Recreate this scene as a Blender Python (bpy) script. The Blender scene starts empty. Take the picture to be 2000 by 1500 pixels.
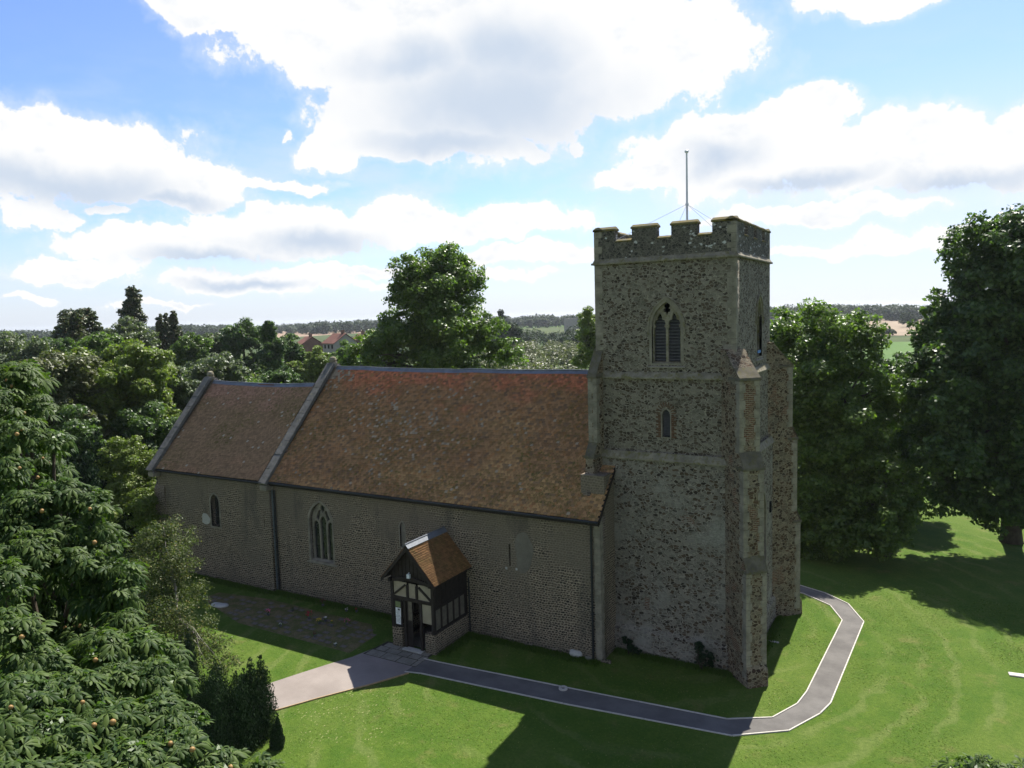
import bpy, bmesh, math, random
import numpy as np
from mathutils import Vector, Matrix
rad = math.radians
random.seed(7)
SC = bpy.context.scene
COL = SC.collection

# ------------------------------------------------------------------ camera
CAMP = np.array([14.897, -35.723, 16.612]); YAW, PITCH, ROLL, FOC = -0.524874, -0.090147, -0.028445, 1472.03
def cam_axes():
    f = np.array([math.sin(YAW)*math.cos(PITCH), math.cos(YAW)*math.cos(PITCH), math.sin(PITCH)])
    r = np.array([math.cos(YAW), -math.sin(YAW), 0]); u = np.cross(r, f)
    return f, r*math.cos(ROLL)+u*math.sin(ROLL), -r*math.sin(ROLL)+u*math.cos(ROLL)
FW, RT, UP = cam_axes()
def ray(px, py):
    d = FW + RT*(px-1000)/FOC - UP*(py-750)/FOC
    return d/np.linalg.norm(d)
def at(px, py, dist):            # a surveyed point: bearing from the photograph, real distance
    return CAMP + ray(px, py)*dist
def ground(px, py, z=0.0):
    d = ray(px, py); return CAMP + d*((z-CAMP[2])/d[2])
cam = bpy.data.objects.new('camera', bpy.data.cameras.new('camera')); COL.objects.link(cam)
cam.data.sensor_width = 36; cam.data.lens = FOC/2000*36; cam.data.clip_start = .1; cam.data.clip_end = 20000
M = Matrix(((RT[0], UP[0], -FW[0], CAMP[0]), (RT[1], UP[1], -FW[1], CAMP[1]), (RT[2], UP[2], -FW[2], CAMP[2]), (0, 0, 0, 1)))
cam.matrix_world = M
SC.camera = cam

# ------------------------------------------------------------------ sun, exposure
SUN_EL, SUN_AZ = rad(52.3), rad(-1.8)          # azimuth measured from +Y towards +X
SD = Vector((math.sin(SUN_AZ)*math.cos(SUN_EL), math.cos(SUN_AZ)*math.cos(SUN_EL), math.sin(SUN_EL)))
sun = bpy.data.objects.new('sun', bpy.data.lights.new('sun', 'SUN')); COL.objects.link(sun)
sun.data.energy = 5.0; sun.data.angle = rad(.53); sun.data.color = (1, .95, .86)
sun.rotation_euler = SD.to_track_quat('Z', 'Y').to_euler()
SC.view_settings.view_transform = 'Standard'; SC.view_settings.look = 'None'; SC.view_settings.gamma = 1
SC.view_settings.exposure = 1.08

# ------------------------------------------------------------------ node helper
class NT:
    def __init__(s, tree):
        s.t = tree; s.n = tree.nodes; s.l = tree.links
    def new(s, kind, **kw):
        n = s.n.new(kind)
        for k, v in kw.items(): setattr(n, k, v)
        return n
    def inp(s, sock, v):
        if v is None: return
        if isinstance(v, bpy.types.NodeSocket): s.l.new(v, sock)
        else:
            if sock.type == 'RGBA' and len(v) == 3: v = (*v, 1)
            sock.default_value = v
    def math(s, op, a, b=None, c=None, clamp=False):
        n = s.new('ShaderNodeMath', operation=op, use_clamp=clamp)
        for i, v in enumerate((a, b, c)): s.inp(n.inputs[i], v)
        return n.outputs[0]
    def vec(s, op, a, b=None):
        n = s.new('ShaderNodeVectorMath', operation=op)
        s.inp(n.inputs[0], a); s.inp(n.inputs[1], b)
        return n.outputs['Value'] if op in ('LENGTH', 'DOT_PRODUCT', 'DISTANCE') else n.outputs[0]
    def mix(s, f, a, b, blend='MIX'):
        n = s.new('ShaderNodeMix', data_type='RGBA', blend_type=blend)
        s.inp(n.inputs[0], f); s.inp(n.inputs[6], a); s.inp(n.inputs[7], b)
        return n.outputs[2]
    def noise(s, vec, scale, detail=4, rough=.55, dist=0.0, color=False):
        n = s.new('ShaderNodeTexNoise'); s.inp(n.inputs['Vector'], vec)
        n.inputs['Scale'].default_value = scale; n.inputs['Detail'].default_value = detail
        n.inputs['Roughness'].default_value = rough; n.inputs['Distortion'].default_value = dist
        return n.outputs['Color' if color else 'Fac']
    def voro(s, vec, scale, feature='F1', rnd=1.0):
        n = s.new('ShaderNodeTexVoronoi', feature=feature); s.inp(n.inputs['Vector'], vec)
        n.inputs['Scale'].default_value = scale; n.inputs['Randomness'].default_value = rnd
        return n
    def ramp(s, fac, a, b, va=0.0, vb=1.0):
        n = s.new('ShaderNodeMapRange', interpolation_type='SMOOTHSTEP')
        s.inp(n.inputs[0], fac)
        for i, v in zip((1, 2, 3, 4), (a, b, va, vb)): n.inputs[i].default_value = v
        return n.outputs[0]
    def xyz(s, v):
        n = s.new('ShaderNodeSeparateXYZ'); s.inp(n.inputs[0], v); return n.outputs
    def comb(s, x, y, z):
        n = s.new('ShaderNodeCombineXYZ')
        for i, v in enumerate((x, y, z)): s.inp(n.inputs[i], v)
        return n.outputs[0]
    def coord(s, which='Object'):
        return s.new('ShaderNodeTexCoord').outputs[which]
    def bump(s, h, strength=.5, dist=.02):
        n = s.new('ShaderNodeBump'); s.inp(n.inputs['Height'], h)
        n.inputs['Strength'].default_value = strength; n.inputs['Distance'].default_value = dist
        return n.outputs[0]
    def sep(s, c):
        n = s.new('ShaderNodeSeparateColor'); s.inp(n.inputs[0], c); return n.outputs

# ------------------------------------------------------------------ world: sky and cumulus by direction
world = bpy.data.worlds.new('World'); SC.world = world; world.use_nodes = True
w = NT(world.node_tree); w.n.clear()
sky = w.new('ShaderNodeTexSky', sky_type='NISHITA', sun_disc=False)
sky.sun_elevation = SUN_EL; sky.sun_rotation = SUN_AZ; sky.altitude = 0; sky.air_density = 1.0; sky.dust_density = .6; sky.ozone_density = 2.0
g = w.coord('Generated')
gx, gy, gz = w.xyz(g)
CA = YAW
xr = w.math('SUBTRACT', w.math('MULTIPLY', gx, math.cos(CA)), w.math('MULTIPLY', gy, math.sin(CA)))
yr = w.math('ADD', w.math('MULTIPLY', gx, math.sin(CA)), w.math('MULTIPLY', gy, math.cos(CA)))
az = w.math('ARCTAN2', xr, yr)
el = w.math('ARCSINE', gz)
ae = w.comb(az, el, 0.0)
n1 = w.noise(g, 7.0, 10, .60, color=True)
warp = w.vec('MULTIPLY', w.vec('SUBTRACT', n1, (.5, .5, .5)), (.17, .105, 0))
ae2 = w.vec('ADD', ae, warp)
def azel(px, py):
    d = ray(px, py); a = math.atan2(d[0]*math.cos(CA)-d[1]*math.sin(CA), d[0]*math.sin(CA)+d[1]*math.cos(CA))
    return np.array([a, math.asin(d[2])])
def blob(lst, src):
    out = None
    for (x, y, rx, ry) in lst:
        c = azel(x, y); ra = abs(azel(x+rx, y)[0]-azel(x-rx, y)[0])/2; re = abs(azel(x, y+ry)[1]-azel(x, y-ry)[1])/2
        v = w.vec('MULTIPLY', w.vec('SUBTRACT', src, (c[0], c[1], 0)), (1/ra, 1/re, 0))
        e = w.math('SUBTRACT', 1.0, w.vec('LENGTH', v))
        out = e if out is None else w.math('MAXIMUM', out, e)
    return out
clouds = [(1010, 60, 470, 170), (700, 60, 330, 130), (900, 190, 330, 150), (1230, 120, 290, 125), (400, 20, 150, 60), (800, 270, 190, 60), (1000, 290, 90, 30),
          (130, 290, 330, 95), (330, 350, 210, 60), (560, 360, 110, 15), (-150, 330, 300, 90), (640, 300, 72, 42), (556, 258, 18, 22), (1122, 272, 26, 16),
          (300, 470, 230, 48), (570, 445, 250, 60), (780, 430, 130, 52), (130, 520, 190, 30), (60, 415, 90, 28), (480, 545, 230, 26), (35, 582, 60, 12), (640, 520, 170, 14), (300, 590, 120, 8), (1050, 500, 200, 26), (900, 545, 240, 14), (1600, 410, 260, 22), (1850, 450, 220, 22), (1620, 480, 180, 14), (200, 400, 60, 14),
          (1010, 430, 170, 45), (1420, 300, 240, 90), (1560, 225, 150, 48), (1750, 300, 280, 90), (1990, 290, 190, 80), (1670, 5, 150, 55), (1250, 340, 120, 26),
          (1000, -260, 700, 160), (2300, 250, 200, 120), (-400, 100, 260, 90)]
d1 = blob(clouds, ae2)
n2 = w.noise(g, 17.0, 11, .68)
dens = w.math('ADD', d1, w.math('MULTIPLY', w.math('SUBTRACT', n2, .5), 1.15))
alpha = w.math('MAXIMUM', w.ramp(dens, .06, .19), w.ramp(dens, -.20, .20, 0, .32))
greys = [(960, 200, 290, 110), (820, 130, 180, 60), (880, 280, 210, 40), (1000, 110, 160, 90), (90, 360, 330, 48), (340, 385, 120, 22), (620, 470, 160, 28), (400, 500, 160, 26), (1400, 305, 100, 42), (1570, 350, 150, 26), (1880, 350, 220, 32), (480, 550, 140, 12)]
gd = w.math('ADD', blob(greys, w.vec('ADD', ae, w.vec('MULTIPLY', warp, (.8, .8, 0)))), w.math('MULTIPLY', w.math('SUBTRACT', w.noise(g, 12.0, 5, .5), .5), .8))
gmask = w.ramp(gd, -.35, .95)
fl = w.noise(w.vec('MULTIPLY', g, (1, 1, 1.7)), 15.0, 9, .64)
gmask = w.math('MAXIMUM', gmask, w.math('MULTIPLY', w.ramp(fl, .50, .74), w.ramp(dens, .25, .55, 0, .42)))
# wispy veil, thicker low and to the west
veil = w.math('MULTIPLY', w.ramp(w.noise(w.vec('MULTIPLY', g, (1, 1, 3.2)), 4.2, 9, .65), .36, .66), w.ramp(el, .36, .10))
westm = w.math('MULTIPLY', w.ramp(az, -.1, .35), w.ramp(el, .30, .12))
low = w.ramp(el, .17, -.02)
hz = w.math('MAXIMUM', w.math('MULTIPLY', low, .72), w.math('MAXIMUM', w.math('MULTIPLY', veil, .65), w.math('MULTIPLY', westm, .72)))
skyc = w.vec('MULTIPLY', sky.outputs[0], (.062, .0695, .091))
CW = .485
c1 = w.mix(hz, skyc, (CW*.79, CW*.86, CW*.985))
front = w.ramp(w.math('ABSOLUTE', az), 1.7, 1.1)
cloudc = w.mix(gmask, (CW, CW, CW), (CW*.62, CW*.71, CW*.84))
c2 = w.mix(w.math('MULTIPLY', alpha, 1.0), c1, cloudc)
backc = w.mix(w.ramp(w.noise(g, 2.6, 6, .6), .48, .62, 0, .5), w.vec('MULTIPLY', skyc, (1.25, 1.0, .78)), (CW*.75, CW*.74, CW*.72))  # unseen sky behind the camera: warmer tone and cloud added to neutralise ambient light
c3 = w.mix(front, backc, c2)
bg = w.new('ShaderNodeBackground'); w.inp(bg.inputs[0], c3); bg.inputs[1].default_value = 1.0
wo = w.new('ShaderNodeOutputWorld'); w.l.new(bg.outputs[0], wo.inputs[0])

# ------------------------------------------------------------------ materials
MATS = {}
def mat(name):
    m = bpy.data.materials.new(name); m.use_nodes = True; t = NT(m.node_tree); t.n.clear()
    o = t.new('ShaderNodeOutputMaterial'); MATS[name] = m
    return m, t, o
def finish(t, o, col, rough=.85, normal=None, spec=.3, metal=0.0):
    p = t.new('ShaderNodeBsdfPrincipled'); t.inp(p.inputs['Base Color'], col); t.inp(p.inputs['Roughness'], rough)
    p.inputs['Specular IOR Level'].default_value = spec; p.inputs['Metallic'].default_value = metal
    if normal is not None: t.l.new(normal, p.inputs['Normal'])
    t.l.new(p.outputs[0], o.inputs[0]); return p
def simple(name, col, rough=.8, var=.25, scale=3.0, spec=.3, metal=0.0, bump=.3):
    m, t, o = mat(name); c = t.coord()
    n = t.noise(c, scale, 6, .6); n2 = t.noise(c, scale*9, 4, .6)
    f = t.math('ADD', t.math('MULTIPLY', n, .65), t.math('MULTIPLY', n2, .35))
    a = tuple(v*(1-var) for v in col); b = tuple(v*(1+var) for v in col)
    finish(t, o, t.mix(t.ramp(f, .3, .7), a, b), rough, t.bump(n2, bump, .01), spec, metal)
    return m

def rubble(name, scale, zs, stone_a, stone_b, mortar, dark=.5, warmth=(0, 0, 0), redband=None, white=None, patch=(.30, .29, .25), patchamt=.5):
    m, t, o = mat(name); c = t.coord()
    cw = t.vec('ADD', c, t.vec('MULTIPLY', t.vec('SUBTRACT', t.noise(c, 3.2, 3, .5, color=True), (.5, .5, .5)), (.22, .22, .16)))
    cs = t.vec('MULTIPLY', cw, (1, 1, zs))
    v = t.voro(cs, scale); e = t.voro(cs, scale, 'DISTANCE_TO_EDGE')
    r, gg, b = t.sep(v.outputs['Color'])[:3]
    big = t.noise(c, .55, 5, .6); mid = t.noise(c, 2.3, 4, .6)
    fine = t.noise(c, 34, 4, .7)
    stone = t.mix(gg, stone_a, stone_b)
    # many stones are nearly the colour of the mortar, the dark ones stand out
    band = t.noise(t.vec('MULTIPLY', c, (.30, .30, 1.5)), 1.0, 4, .6)
    mid = t.math('ADD', t.math('MULTIPLY', mid, .55), t.math('MULTIPLY', band, .75))
    mid = t.math('SUBTRACT', mid, .15)
    isdark = t.ramp(t.math('ADD', r, t.math('MULTIPLY', t.math('SUBTRACT', mid, .5), .9)), dark-.04, dark+.04)
    lightst = t.mix(b, tuple(x*.42 for x in mortar), tuple(x*.80 for x in mortar))
    col = t.mix(isdark, lightst, stone)
    edge = t.ramp(t.math('ADD', e.outputs['Distance'], t.math('MULTIPLY', t.math('SUBTRACT', fine, .5), .05)), .03, .10)
    col = t.mix(edge, mortar, col)
    if white:
        isw = t.ramp(b, 1-white-.01, 1-white+.01)
        col = t.mix(t.math('MULTIPLY', isw, t.ramp(e.outputs['Distance'], .08, .16)), col, (.62, .62, .60))
    col = t.mix(t.math('MULTIPLY', t.ramp(big, .5, .72), patchamt), col, patch)
    if redband:
        z = t.xyz(c)[2]
        br = t.new('ShaderNodeTexBrick'); t.inp(br.inputs['Vector'], t.comb(t.math('ADD', t.xyz(c)[0], t.xyz(c)[1]), z, 0.0))
        br.inputs['Scale'].default_value = 1; br.inputs['Brick Width'].default_value = .30; br.inputs['Row Height'].default_value = .085
        br.inputs['Mortar Size'].default_value = .016; br.inputs['Color1'].default_value = (.20, .085, .05, 1); br.inputs['Color2'].default_value = (.12, .07, .05, 1); br.inputs['Mortar'].default_value = (*mortar, 1)
        rn = t.noise(t.vec('MULTIPLY', c, (.7, .7, .55)), 1.0, 4, .6)
        col = t.mix(t.ramp(rn, redband, redband+.06), col, br.outputs['Color'])
    # grime and lichen
    col = t.mix(t.ramp(t.noise(c, 1.1, 6, .65), .52, .8, 0, .55), col, (.085, .08, .055))
    col = t.mix(t.math('MULTIPLY', fine, .55), col, t.mix(.5, col, (.02, .02, .02)))
    h = t.math('ADD', t.math('MULTIPLY', edge, .8), t.math('MULTIPLY', fine, .5))
    finish(t, o, col, .95, t.bump(h, 1.0, .035), .15)
    return m
rubble('tower_rubble', 5.4, 1.65, (.042, .033, .025), (.125, .096, .066), (.36, .325, .255), .55, patch=(.28, .25, .19), patchamt=.40)
rubble('tower_base_rubble', 5.2, 1.6, (.042, .034, .027), (.120, .085, .055), (.36, .325, .265), .60, redband=.64, patch=(.38, .365, .31), patchamt=.95)
rubble('buttress_rubble', 5.2, 1.5, (.040, .028, .020), (.125, .078, .045), (.35, .29, .20), .50, redband=.57, patchamt=.3)
rubble('parapet_flint', 6.5, 1.5, (.040, .037, .034), (.12, .11, .092), (.24, .22, .18), .38, white=.07, patch=(.16, .15, .125), patchamt=.4)

def coursed(name, seed=0.0):
    m, t, o = mat(name); c = t.coord(); x, y, z = t.xyz(c)
    wob = t.noise(t.vec('MULTIPLY', c, (.5, .5, .9)), 1.3, 4, .6)
    jit = t.noise(c, 6, 4, .7)
    zz = t.math('ADD', z, t.math('ADD', t.math('MULTIPLY', t.math('SUBTRACT', wob, .5), .35), t.math('MULTIPLY', t.math('SUBTRACT', jit, .5), .085)))
    xx = t.math('ADD', t.math('ADD', x, y), t.math('MULTIPLY', jit, .34))
    br = t.new('ShaderNodeTexBrick', offset=.37, offset_frequency=2); t.inp(br.inputs['Vector'], t.comb(xx, zz, 0.0))
    br.inputs['Scale'].default_value = 1; br.inputs['Brick Width'].default_value = .17; br.inputs['Row Height'].default_value = .118
    br.inputs['Mortar Size'].default_value = .024; br.inputs['Mortar Smooth'].default_value = .5
    br.inputs['Color1'].default_value = (.018, .016, .014, 1); br.inputs['Color2'].default_value = (.150, .115, .078, 1); br.inputs['Mortar'].default_value = (.43, .355, .255, 1)
    big = t.noise(c, .38, 5, .6); mid = t.noise(t.vec('MULTIPLY', c, (1, 1, 2.2)), 1.7, 5, .6); fine = t.noise(c, 40, 3, .7)
    col = t.mix(t.ramp(mid, .46, .76, .0, .36), br.outputs['Color'], (.220, .182, .132))
    col = t.mix(t.ramp(t.math('ADD', big, t.math('MULTIPLY', t.math('SUBTRACT', z, 3.4), .055)), .48, .66, 0, .72), col, (.205, .172, .128))
    col = t.mix(t.ramp(t.noise(t.vec('MULTIPLY', c, (1, 1, .25)), .9, 5, .6), .54, .74, 0, .5), col, (.075, .072, .062))
    col = t.mix(t.ramp(z, .9, .1, 0, .45), col, (.10, .095, .07))
    col = t.mix(t.math('MULTIPLY', fine, .45), col, t.mix(.5, col, (.01, .01, .01)))
    h = t.math('ADD', t.math('MULTIPLY', br.outputs['Fac'], -.8), t.math('MULTIPLY', fine, .5))
    finish(t, o, col, .95, t.bump(h, .8, .03), .15)
coursed('nave_rubble')

def limestone(name, base, lich, amt):
    m, t, o = mat(name); c = t.coord()
    n = t.noise(c, 2.2, 6, .65); f = t.noise(c, 22, 5, .7)
    col = t.mix(t.ramp(n, .3, .7), tuple(v*.62 for v in base), tuple(v*1.15 for v in base))
    col = t.mix(t.math('MULTIPLY', f, .6), col, t.mix(.6, col, (.05, .05, .045)))
    col = t.mix(t.ramp(t.noise(c, 4.1, 6, .7), .62-amt*.25, .78-amt*.2, 0, .85), col, lich)
    blk = t.new('ShaderNodeTexBrick'); t.inp(blk.inputs['Vector'], t.comb(0.0, t.xyz(c)[2], 0.0))
    finish(t, o, col, .92, t.bump(f, .5, .02), .15)
limestone('limestone', (.30, .27, .21), (.12, .12, .06), .15)
limestone('coping_stone', (.28, .25, .19), (.13, .12, .04), .6)
limestone('weather_stone', (.155, .138, .10), (.11, .10, .04), .6)
limestone('merlon_coping', (.20, .185, .12), (.17, .13, .035), .95)
limestone('lead_grey_coping', (.17, .165, .15), (.25, .23, .15), .3)
simple('dark_timber', (.022, .017, .014), .75, .4, 4, .3)
simple('cream_plaster', (.30, .265, .195), .9, .2, 2.5, .2)
simple('lead', (.15, .165, .19), .55, .3, 2.0, .5, .2)
simple('bright_lead', (.45, .47, .50), .45, .15, 2.0, .5, .3)
simple('gutter_iron', (.018, .020, .022), .5, .3, 4, .4)
simple('downpipe_grey', (.10, .115, .12), .5, .3, 4, .4)
simple('louvre_slate', (.095, .095, .095), .7, .3, 5, .3)
simple('void', (.006, .006, .007), .9, .2, 2, .1)  # near-black colour that paints the dark inside openings
simple('stone_slab', (.20, .185, .15), .9, .3, 1.4, .2)
simple('concrete', (.42, .41, .37), .85, .2, 6, .2)
simple('kerb_white', (.46, .43, .38), .8, .15, 5, .2)
simple('timber_edging', (.34, .24, .13), .8, .3, 5, .2)
simple('pole_white', (.62, .66, .70), .4, .1, 5, .5)
simple('wire', (.35, .40, .45), .5, .1, 5, .4)
simple('white_paper', (.72, .74, .76), .6, .05, 5, .3)
simple('green_paper', (.16, .20, .09), .7, .2, 12, .3)
simple('print_ink', (.08, .085, .09), .7, .2, 12, .3)
simple('blue_scrap', (.12, .25, .50), .6, .3, 9, .3)
simple('bark', (.060, .050, .038), .95, .45, 5, .1, 0, .8)
simple('pale_bark', (.22, .20, .17), .9, .4, 6, .1, 0, .6)
simple('far_roof_tile', (.17, .085, .065), .9, .25, .6, .1)
simple('far_brick', (.20, .13, .10), .9, .2, .6, .1)
simple('far_render', (.30, .29, .27), .9, .1, .6, .1)
simple('plaque', (.125, .108, .085), .75, .35, 6, .3)
simple('terracotta', (.20, .10, .06), .8, .2, 6, .3)
simple('pot_grey', (.12, .12, .13), .7, .2, 6, .3)
for nm, c_ in (('petal_pink', (.62, .13, .24)), ('petal_red', (.42, .03, .05)), ('petal_yellow', (.62, .42, .04)), ('petal_white', (.75, .72, .66)), ('petal_dark', (.14, .03, .03))):
    simple(nm, c_, .6, .2, 20, .2)
simple('conker', (.30, .18, .055), .55, .35, 14, .4)

# window glass with faint lead lattice
m, t, o = mat('leaded_glass'); c = t.coord(); x, y, z = t.xyz(c)
bk = t.new('ShaderNodeTexBrick', offset=0); t.inp(bk.inputs['Vector'], t.comb(t.math('ADD', x, z), t.math('SUBTRACT', z, x), 0.0))
bk.inputs['Scale'].default_value = 1; bk.inputs['Brick Width'].default_value = .16; bk.inputs['Row Height'].default_value = .16; bk.inputs['Mortar Size'].default_value = .008
bk.inputs['Color1'].default_value = (.012, .015, .016, 1); bk.inputs['Color2'].default_value = (.028, .032, .028, 1); bk.inputs['Mortar'].default_value = (.05, .05, .05, 1)
finish(t, o, bk.outputs[0], .22, t.bump(t.noise(c, 7, 2), .25, .01), .5)

# clay tiles: tint comes per tile from the mesh, the grain from noise
m, t, o = mat('clay_tile'); c = t.coord()
at_ = t.new('ShaderNodeAttribute', attribute_name='tint')
f = t.noise(c, 30, 5, .7); mo = t.noise(c, 8, 5, .65)
col = t.mix(t.ramp(f, .25, .8, .35, 0), at_.outputs['Color'], (.05, .04, .02))
mossy = t.new('ShaderNodeAttribute', attribute_name='moss')
col = t.mix(t.math('MULTIPLY', t.ramp(mo, .42, .62), mossy.outputs['Fac']), col, (.105, .098, .026))
finish(t, o, col, .85, t.bump(t.math('ADD', f, mo), .45, .02), .25)

# lawn
m, t, o = mat('lawn'); c = t.coord(); x, y, z = t.xyz(c)
big = t.noise(c, .16, 5, .6); mid = t.noise(c, .9, 5, .65); fine = t.noise(c, 6.5, 5, .75); vf = t.noise(t.vec('MULTIPLY', c, (1, .55, 1)), 26, 3, .8)
dx = t.math('SUBTRACT', x, 3.5); dy = t.math('SUBTRACT', y, 1.5)
rr = t.vec('LENGTH', t.comb(dx, t.math('MULTIPLY', dy, .8), t.math('MULTIPLY', big, 5.0)))
st = t.math('SINE', t.math('MULTIPLY', t.math('ADD', rr, t.math('MULTIPLY', t.noise(c, .35, 4), 2.2)), 4.3))
col = t.mix(t.ramp(mid, .32, .68), (.062, .122, .013), (.096, .150, .020))
col = t.mix(t.ramp(big, .42, .66), col, (.108, .158, .026))
col = t.mix(t.math('MULTIPLY', t.ramp(st, .45, 1.0), t.math('MULTIPLY', t.ramp(t.noise(c, .22, 4), .42, .58), .55)), col, (.165, .195, .060))
col = t.mix(t.math('MULTIPLY', t.ramp(st, -.5, -1.0), .16), col, (.045, .100, .010))
col = t.mix(t.ramp(t.noise(c, .62, 5, .6), .57, .72, 0, .50), col, (.19, .165, .062))
# trampled bare spots
col = t.mix(t.ramp(t.noise(c, 1.9, 4, .6), .72, .80, 0, .6), col, (.22, .17, .10))
col = t.mix(t.ramp(fine, .30, .72, .55, 0), col, (.030, .070, .006))
col = t.mix(t.ramp(vf, .56, .85, 0, .5), col, (.22, .235, .085))
# daisies and dry clippings in front of the forecourt
dm = t.math('MULTIPLY', t.ramp(t.vec('DISTANCE', t.vec('MULTIPLY', c, (.8, 1.25, 0)), (-6.0, -16.2, 0)), 4.4, 1.8), t.ramp(t.noise(c, 1.2, 4), .40, .58))
vd = t.voro(t.vec('MULTIPLY', c, (1, .6, 1)), 7.5)
col = t.mix(t.math('MULTIPLY', dm, t.ramp(vd.outputs['Distance'], .26, .14)), col, (.26, .26, .12))
finish(t, o, col, .95, t.bump(t.math('ADD', t.math('MULTIPLY', fine, .7), vf), 1.0, .05), .12)

# rough mown grass beyond and open country
m, t, o = mat('country'); c = t.coord()
b1 = t.noise(c, .004, 6, .6); b2 = t.noise(c, .05, 5, .6); b3 = t.noise(c, .8, 5, .7)
col = t.mix(t.ramp(b1, .4, .6), (.045, .080, .022), (.085, .105, .035)); col = t.mix(t.ramp(b2, .4, .65, 0, .6), col, (.035, .055, .018))
col = t.mix(t.ramp(b3, .35, .7, .5, 0), col, (.02, .035, .01))
finish(t, o, col, .95, t.bump(b3, .8, .15), .1)
def field(name, a, b, sc):
    m, t, o = mat(name); c = t.coord(); n = t.noise(t.vec('MULTIPLY', c, (1, .3, 1)), sc, 6, .65)
    finish(t, o, t.mix(t.ramp(n, .3, .7), a, b), .95, None, .1)
field('stubble', (.21, .165, .115), (.28, .22, .155), .03); field('pasture', (.065, .125, .030), (.09, .15, .04), .03); field('plough', (.22, .155, .11), (.27, .2, .14), .03)

# asphalt, gravel, flagstones, plaque bed
m, t, o = mat('asphalt'); c = t.coord(); n = t.noise(c, .9, 5, .6); f = t.noise(c, 60, 3, .8); bl = t.noise(c, 5, 5, .7)
col = t.mix(t.ramp(n, .3, .7), (.098, .092, .086), (.142, .134, .124)); col = t.mix(t.ramp(f, .6, .8, 0, .5), col, (.20, .19, .18)); col = t.mix(t.ramp(bl, .6, .75, 0, .4), col, (.055, .055, .04))
finish(t, o, col, .92, t.bump(f, .6, .01), .2)
m, t, o = mat('gravel'); c = t.coord(); n = t.noise(c, .6, 5, .6); f = t.noise(c, 45, 3, .8); bl = t.noise(c, 3.5, 6, .7)
col = t.mix(t.ramp(n, .3, .7), (.200, .172, .152), (.255, .222, .198)); col = t.mix(t.ramp(f, .55, .8, 0, .6), col, (.40, .35, .31)); col = t.mix(t.ramp(f, .42, .25, 0, .5), col, (.10, .085, .075))
col = t.mix(t.ramp(bl, .62, .75, 0, .4), col, (.13, .12, .08))
finish(t, o, col, .95, t.bump(f, .6, .012), .15)
simple('soil', (.055, .05, .035), .95, .3, 8, .1)
m, t, o = mat('worn_turf'); c = t.coord(); a = t.noise(c, 1.3, 5, .65); f = t.noise(c, 12, 5, .75)
col = t.mix(t.ramp(a, .36, .60), (.215, .165, .090), (.115, .120, .040)); col = t.mix(t.ramp(f, .3, .7, .5, 0), col, (.045, .045, .022))
finish(t, o, col, .95, t.bump(f, .9, .03), .1)

def leaf(name, a, b, c3=None, gloss=.45, trans=.38, back=None, spec=.35):
    m, t, o = mat(name)
    isl = t.new('ShaderNodeNewGeometry').outputs['Random Per Island']
    oc = t.coord(); n = t.noise(oc, .35, 3, .5)
    f = t.math('ADD', t.math('MULTIPLY', isl, .55), t.math('MULTIPLY', n, .5))
    col = t.mix(t.ramp(f, .2, .85), a, b)
    if c3: col = t.mix(t.ramp(isl, .90, .97), col, c3)
    p = t.new('ShaderNodeBsdfPrincipled'); t.inp(p.inputs['Base Color'], col); p.inputs['Roughness'].default_value = gloss; p.inputs['Specular IOR Level'].default_value = spec
    tr = t.new('ShaderNodeBsdfTranslucent'); t.inp(tr.inputs[0], t.mix(1.0, col, (1.25, 1.5, .55), 'MULTIPLY'))
    mx = t.new('ShaderNodeMixShader'); mx.inputs[0].default_value = trans
    t.l.new(p.outputs[0], mx.inputs[1]); t.l.new(tr.outputs[0], mx.inputs[2]); t.l.new(mx.outputs[0], o.inputs[0])
leaf('leaf_chestnut', (.026, .056, .013), (.090, .135, .030), None, .55, .36, spec=.16)
leaf('leaf_lime', (.058, .105, .022), (.135, .200, .042), None, .42, .45)
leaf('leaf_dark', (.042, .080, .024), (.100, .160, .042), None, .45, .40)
leaf('leaf_maple', (.085, .130, .024), (.185, .235, .040), (.12, .13, .02), .5, .36)
leaf('leaf_grey', (.070, .100, .050), (.135, .165, .080), None, .45, .32)
leaf('leaf_olive', (.060, .080, .030), (.120, .125, .045), None, .5, .32)
leaf('leaf_yew', (.010, .024, .010), (.026, .050, .017), None, .6, .06, spec=.2)
leaf('leaf_birch', (.045, .070, .022), (.105, .125, .045), (.20, .18, .06), .5, .34, spec=.15)
leaf('leaf_far_hazed', (.028, .045, .030), (.050, .075, .040), None, .7, .15, spec=.1)  # distance haze is tinted into this dull bluish leaf colour
leaf('leaf_poplar', (.035, .062, .020), (.080, .090, .030), (.11, .07, .03), .45, .25)
leaf('turf_blade', (.060, .115, .012), (.125, .175, .035), (.24, .22, .10), .7, .25, spec=.1)
leaf('grass_tuft', (.05, .10, .012), (.09, .15, .025), None, .6, .3, spec=.2)

# ------------------------------------------------------------------ object helpers
def tagit(o, label=None, cat=None, group=None, kind=None):
    if label: o['label'] = label
    if cat: o['category'] = cat
    if group: o['group'] = group
    if kind: o['kind'] = kind
    return o
def empty(name, loc, label, cat, group=None):
    o = bpy.data.objects.new(name, None); COL.objects.link(o); o.location = loc; o.empty_display_size = .3
    return tagit(o, label, cat, group)
def link(name, me, mat_, parent=None, loc=None):
    """mesh is in world coordinates; it is shifted so that its origin is its parent's (or loc)"""
    org = Vector(loc or (0, 0, 0)); q = parent
    if parent: org = Vector((0, 0, 0))
    while q: org += q.location; q = q.parent
    if org.length > 0: me.transform(Matrix.Translation(-org))
    o = bpy.data.objects.new(name, me); COL.objects.link(o); me.name = name
    for mm in (mat_ if isinstance(mat_, (list, tuple)) else [mat_]): me.materials.append(MATS[mm])
    if parent: o.parent = parent
    else: o.location = org
    return o
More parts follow.
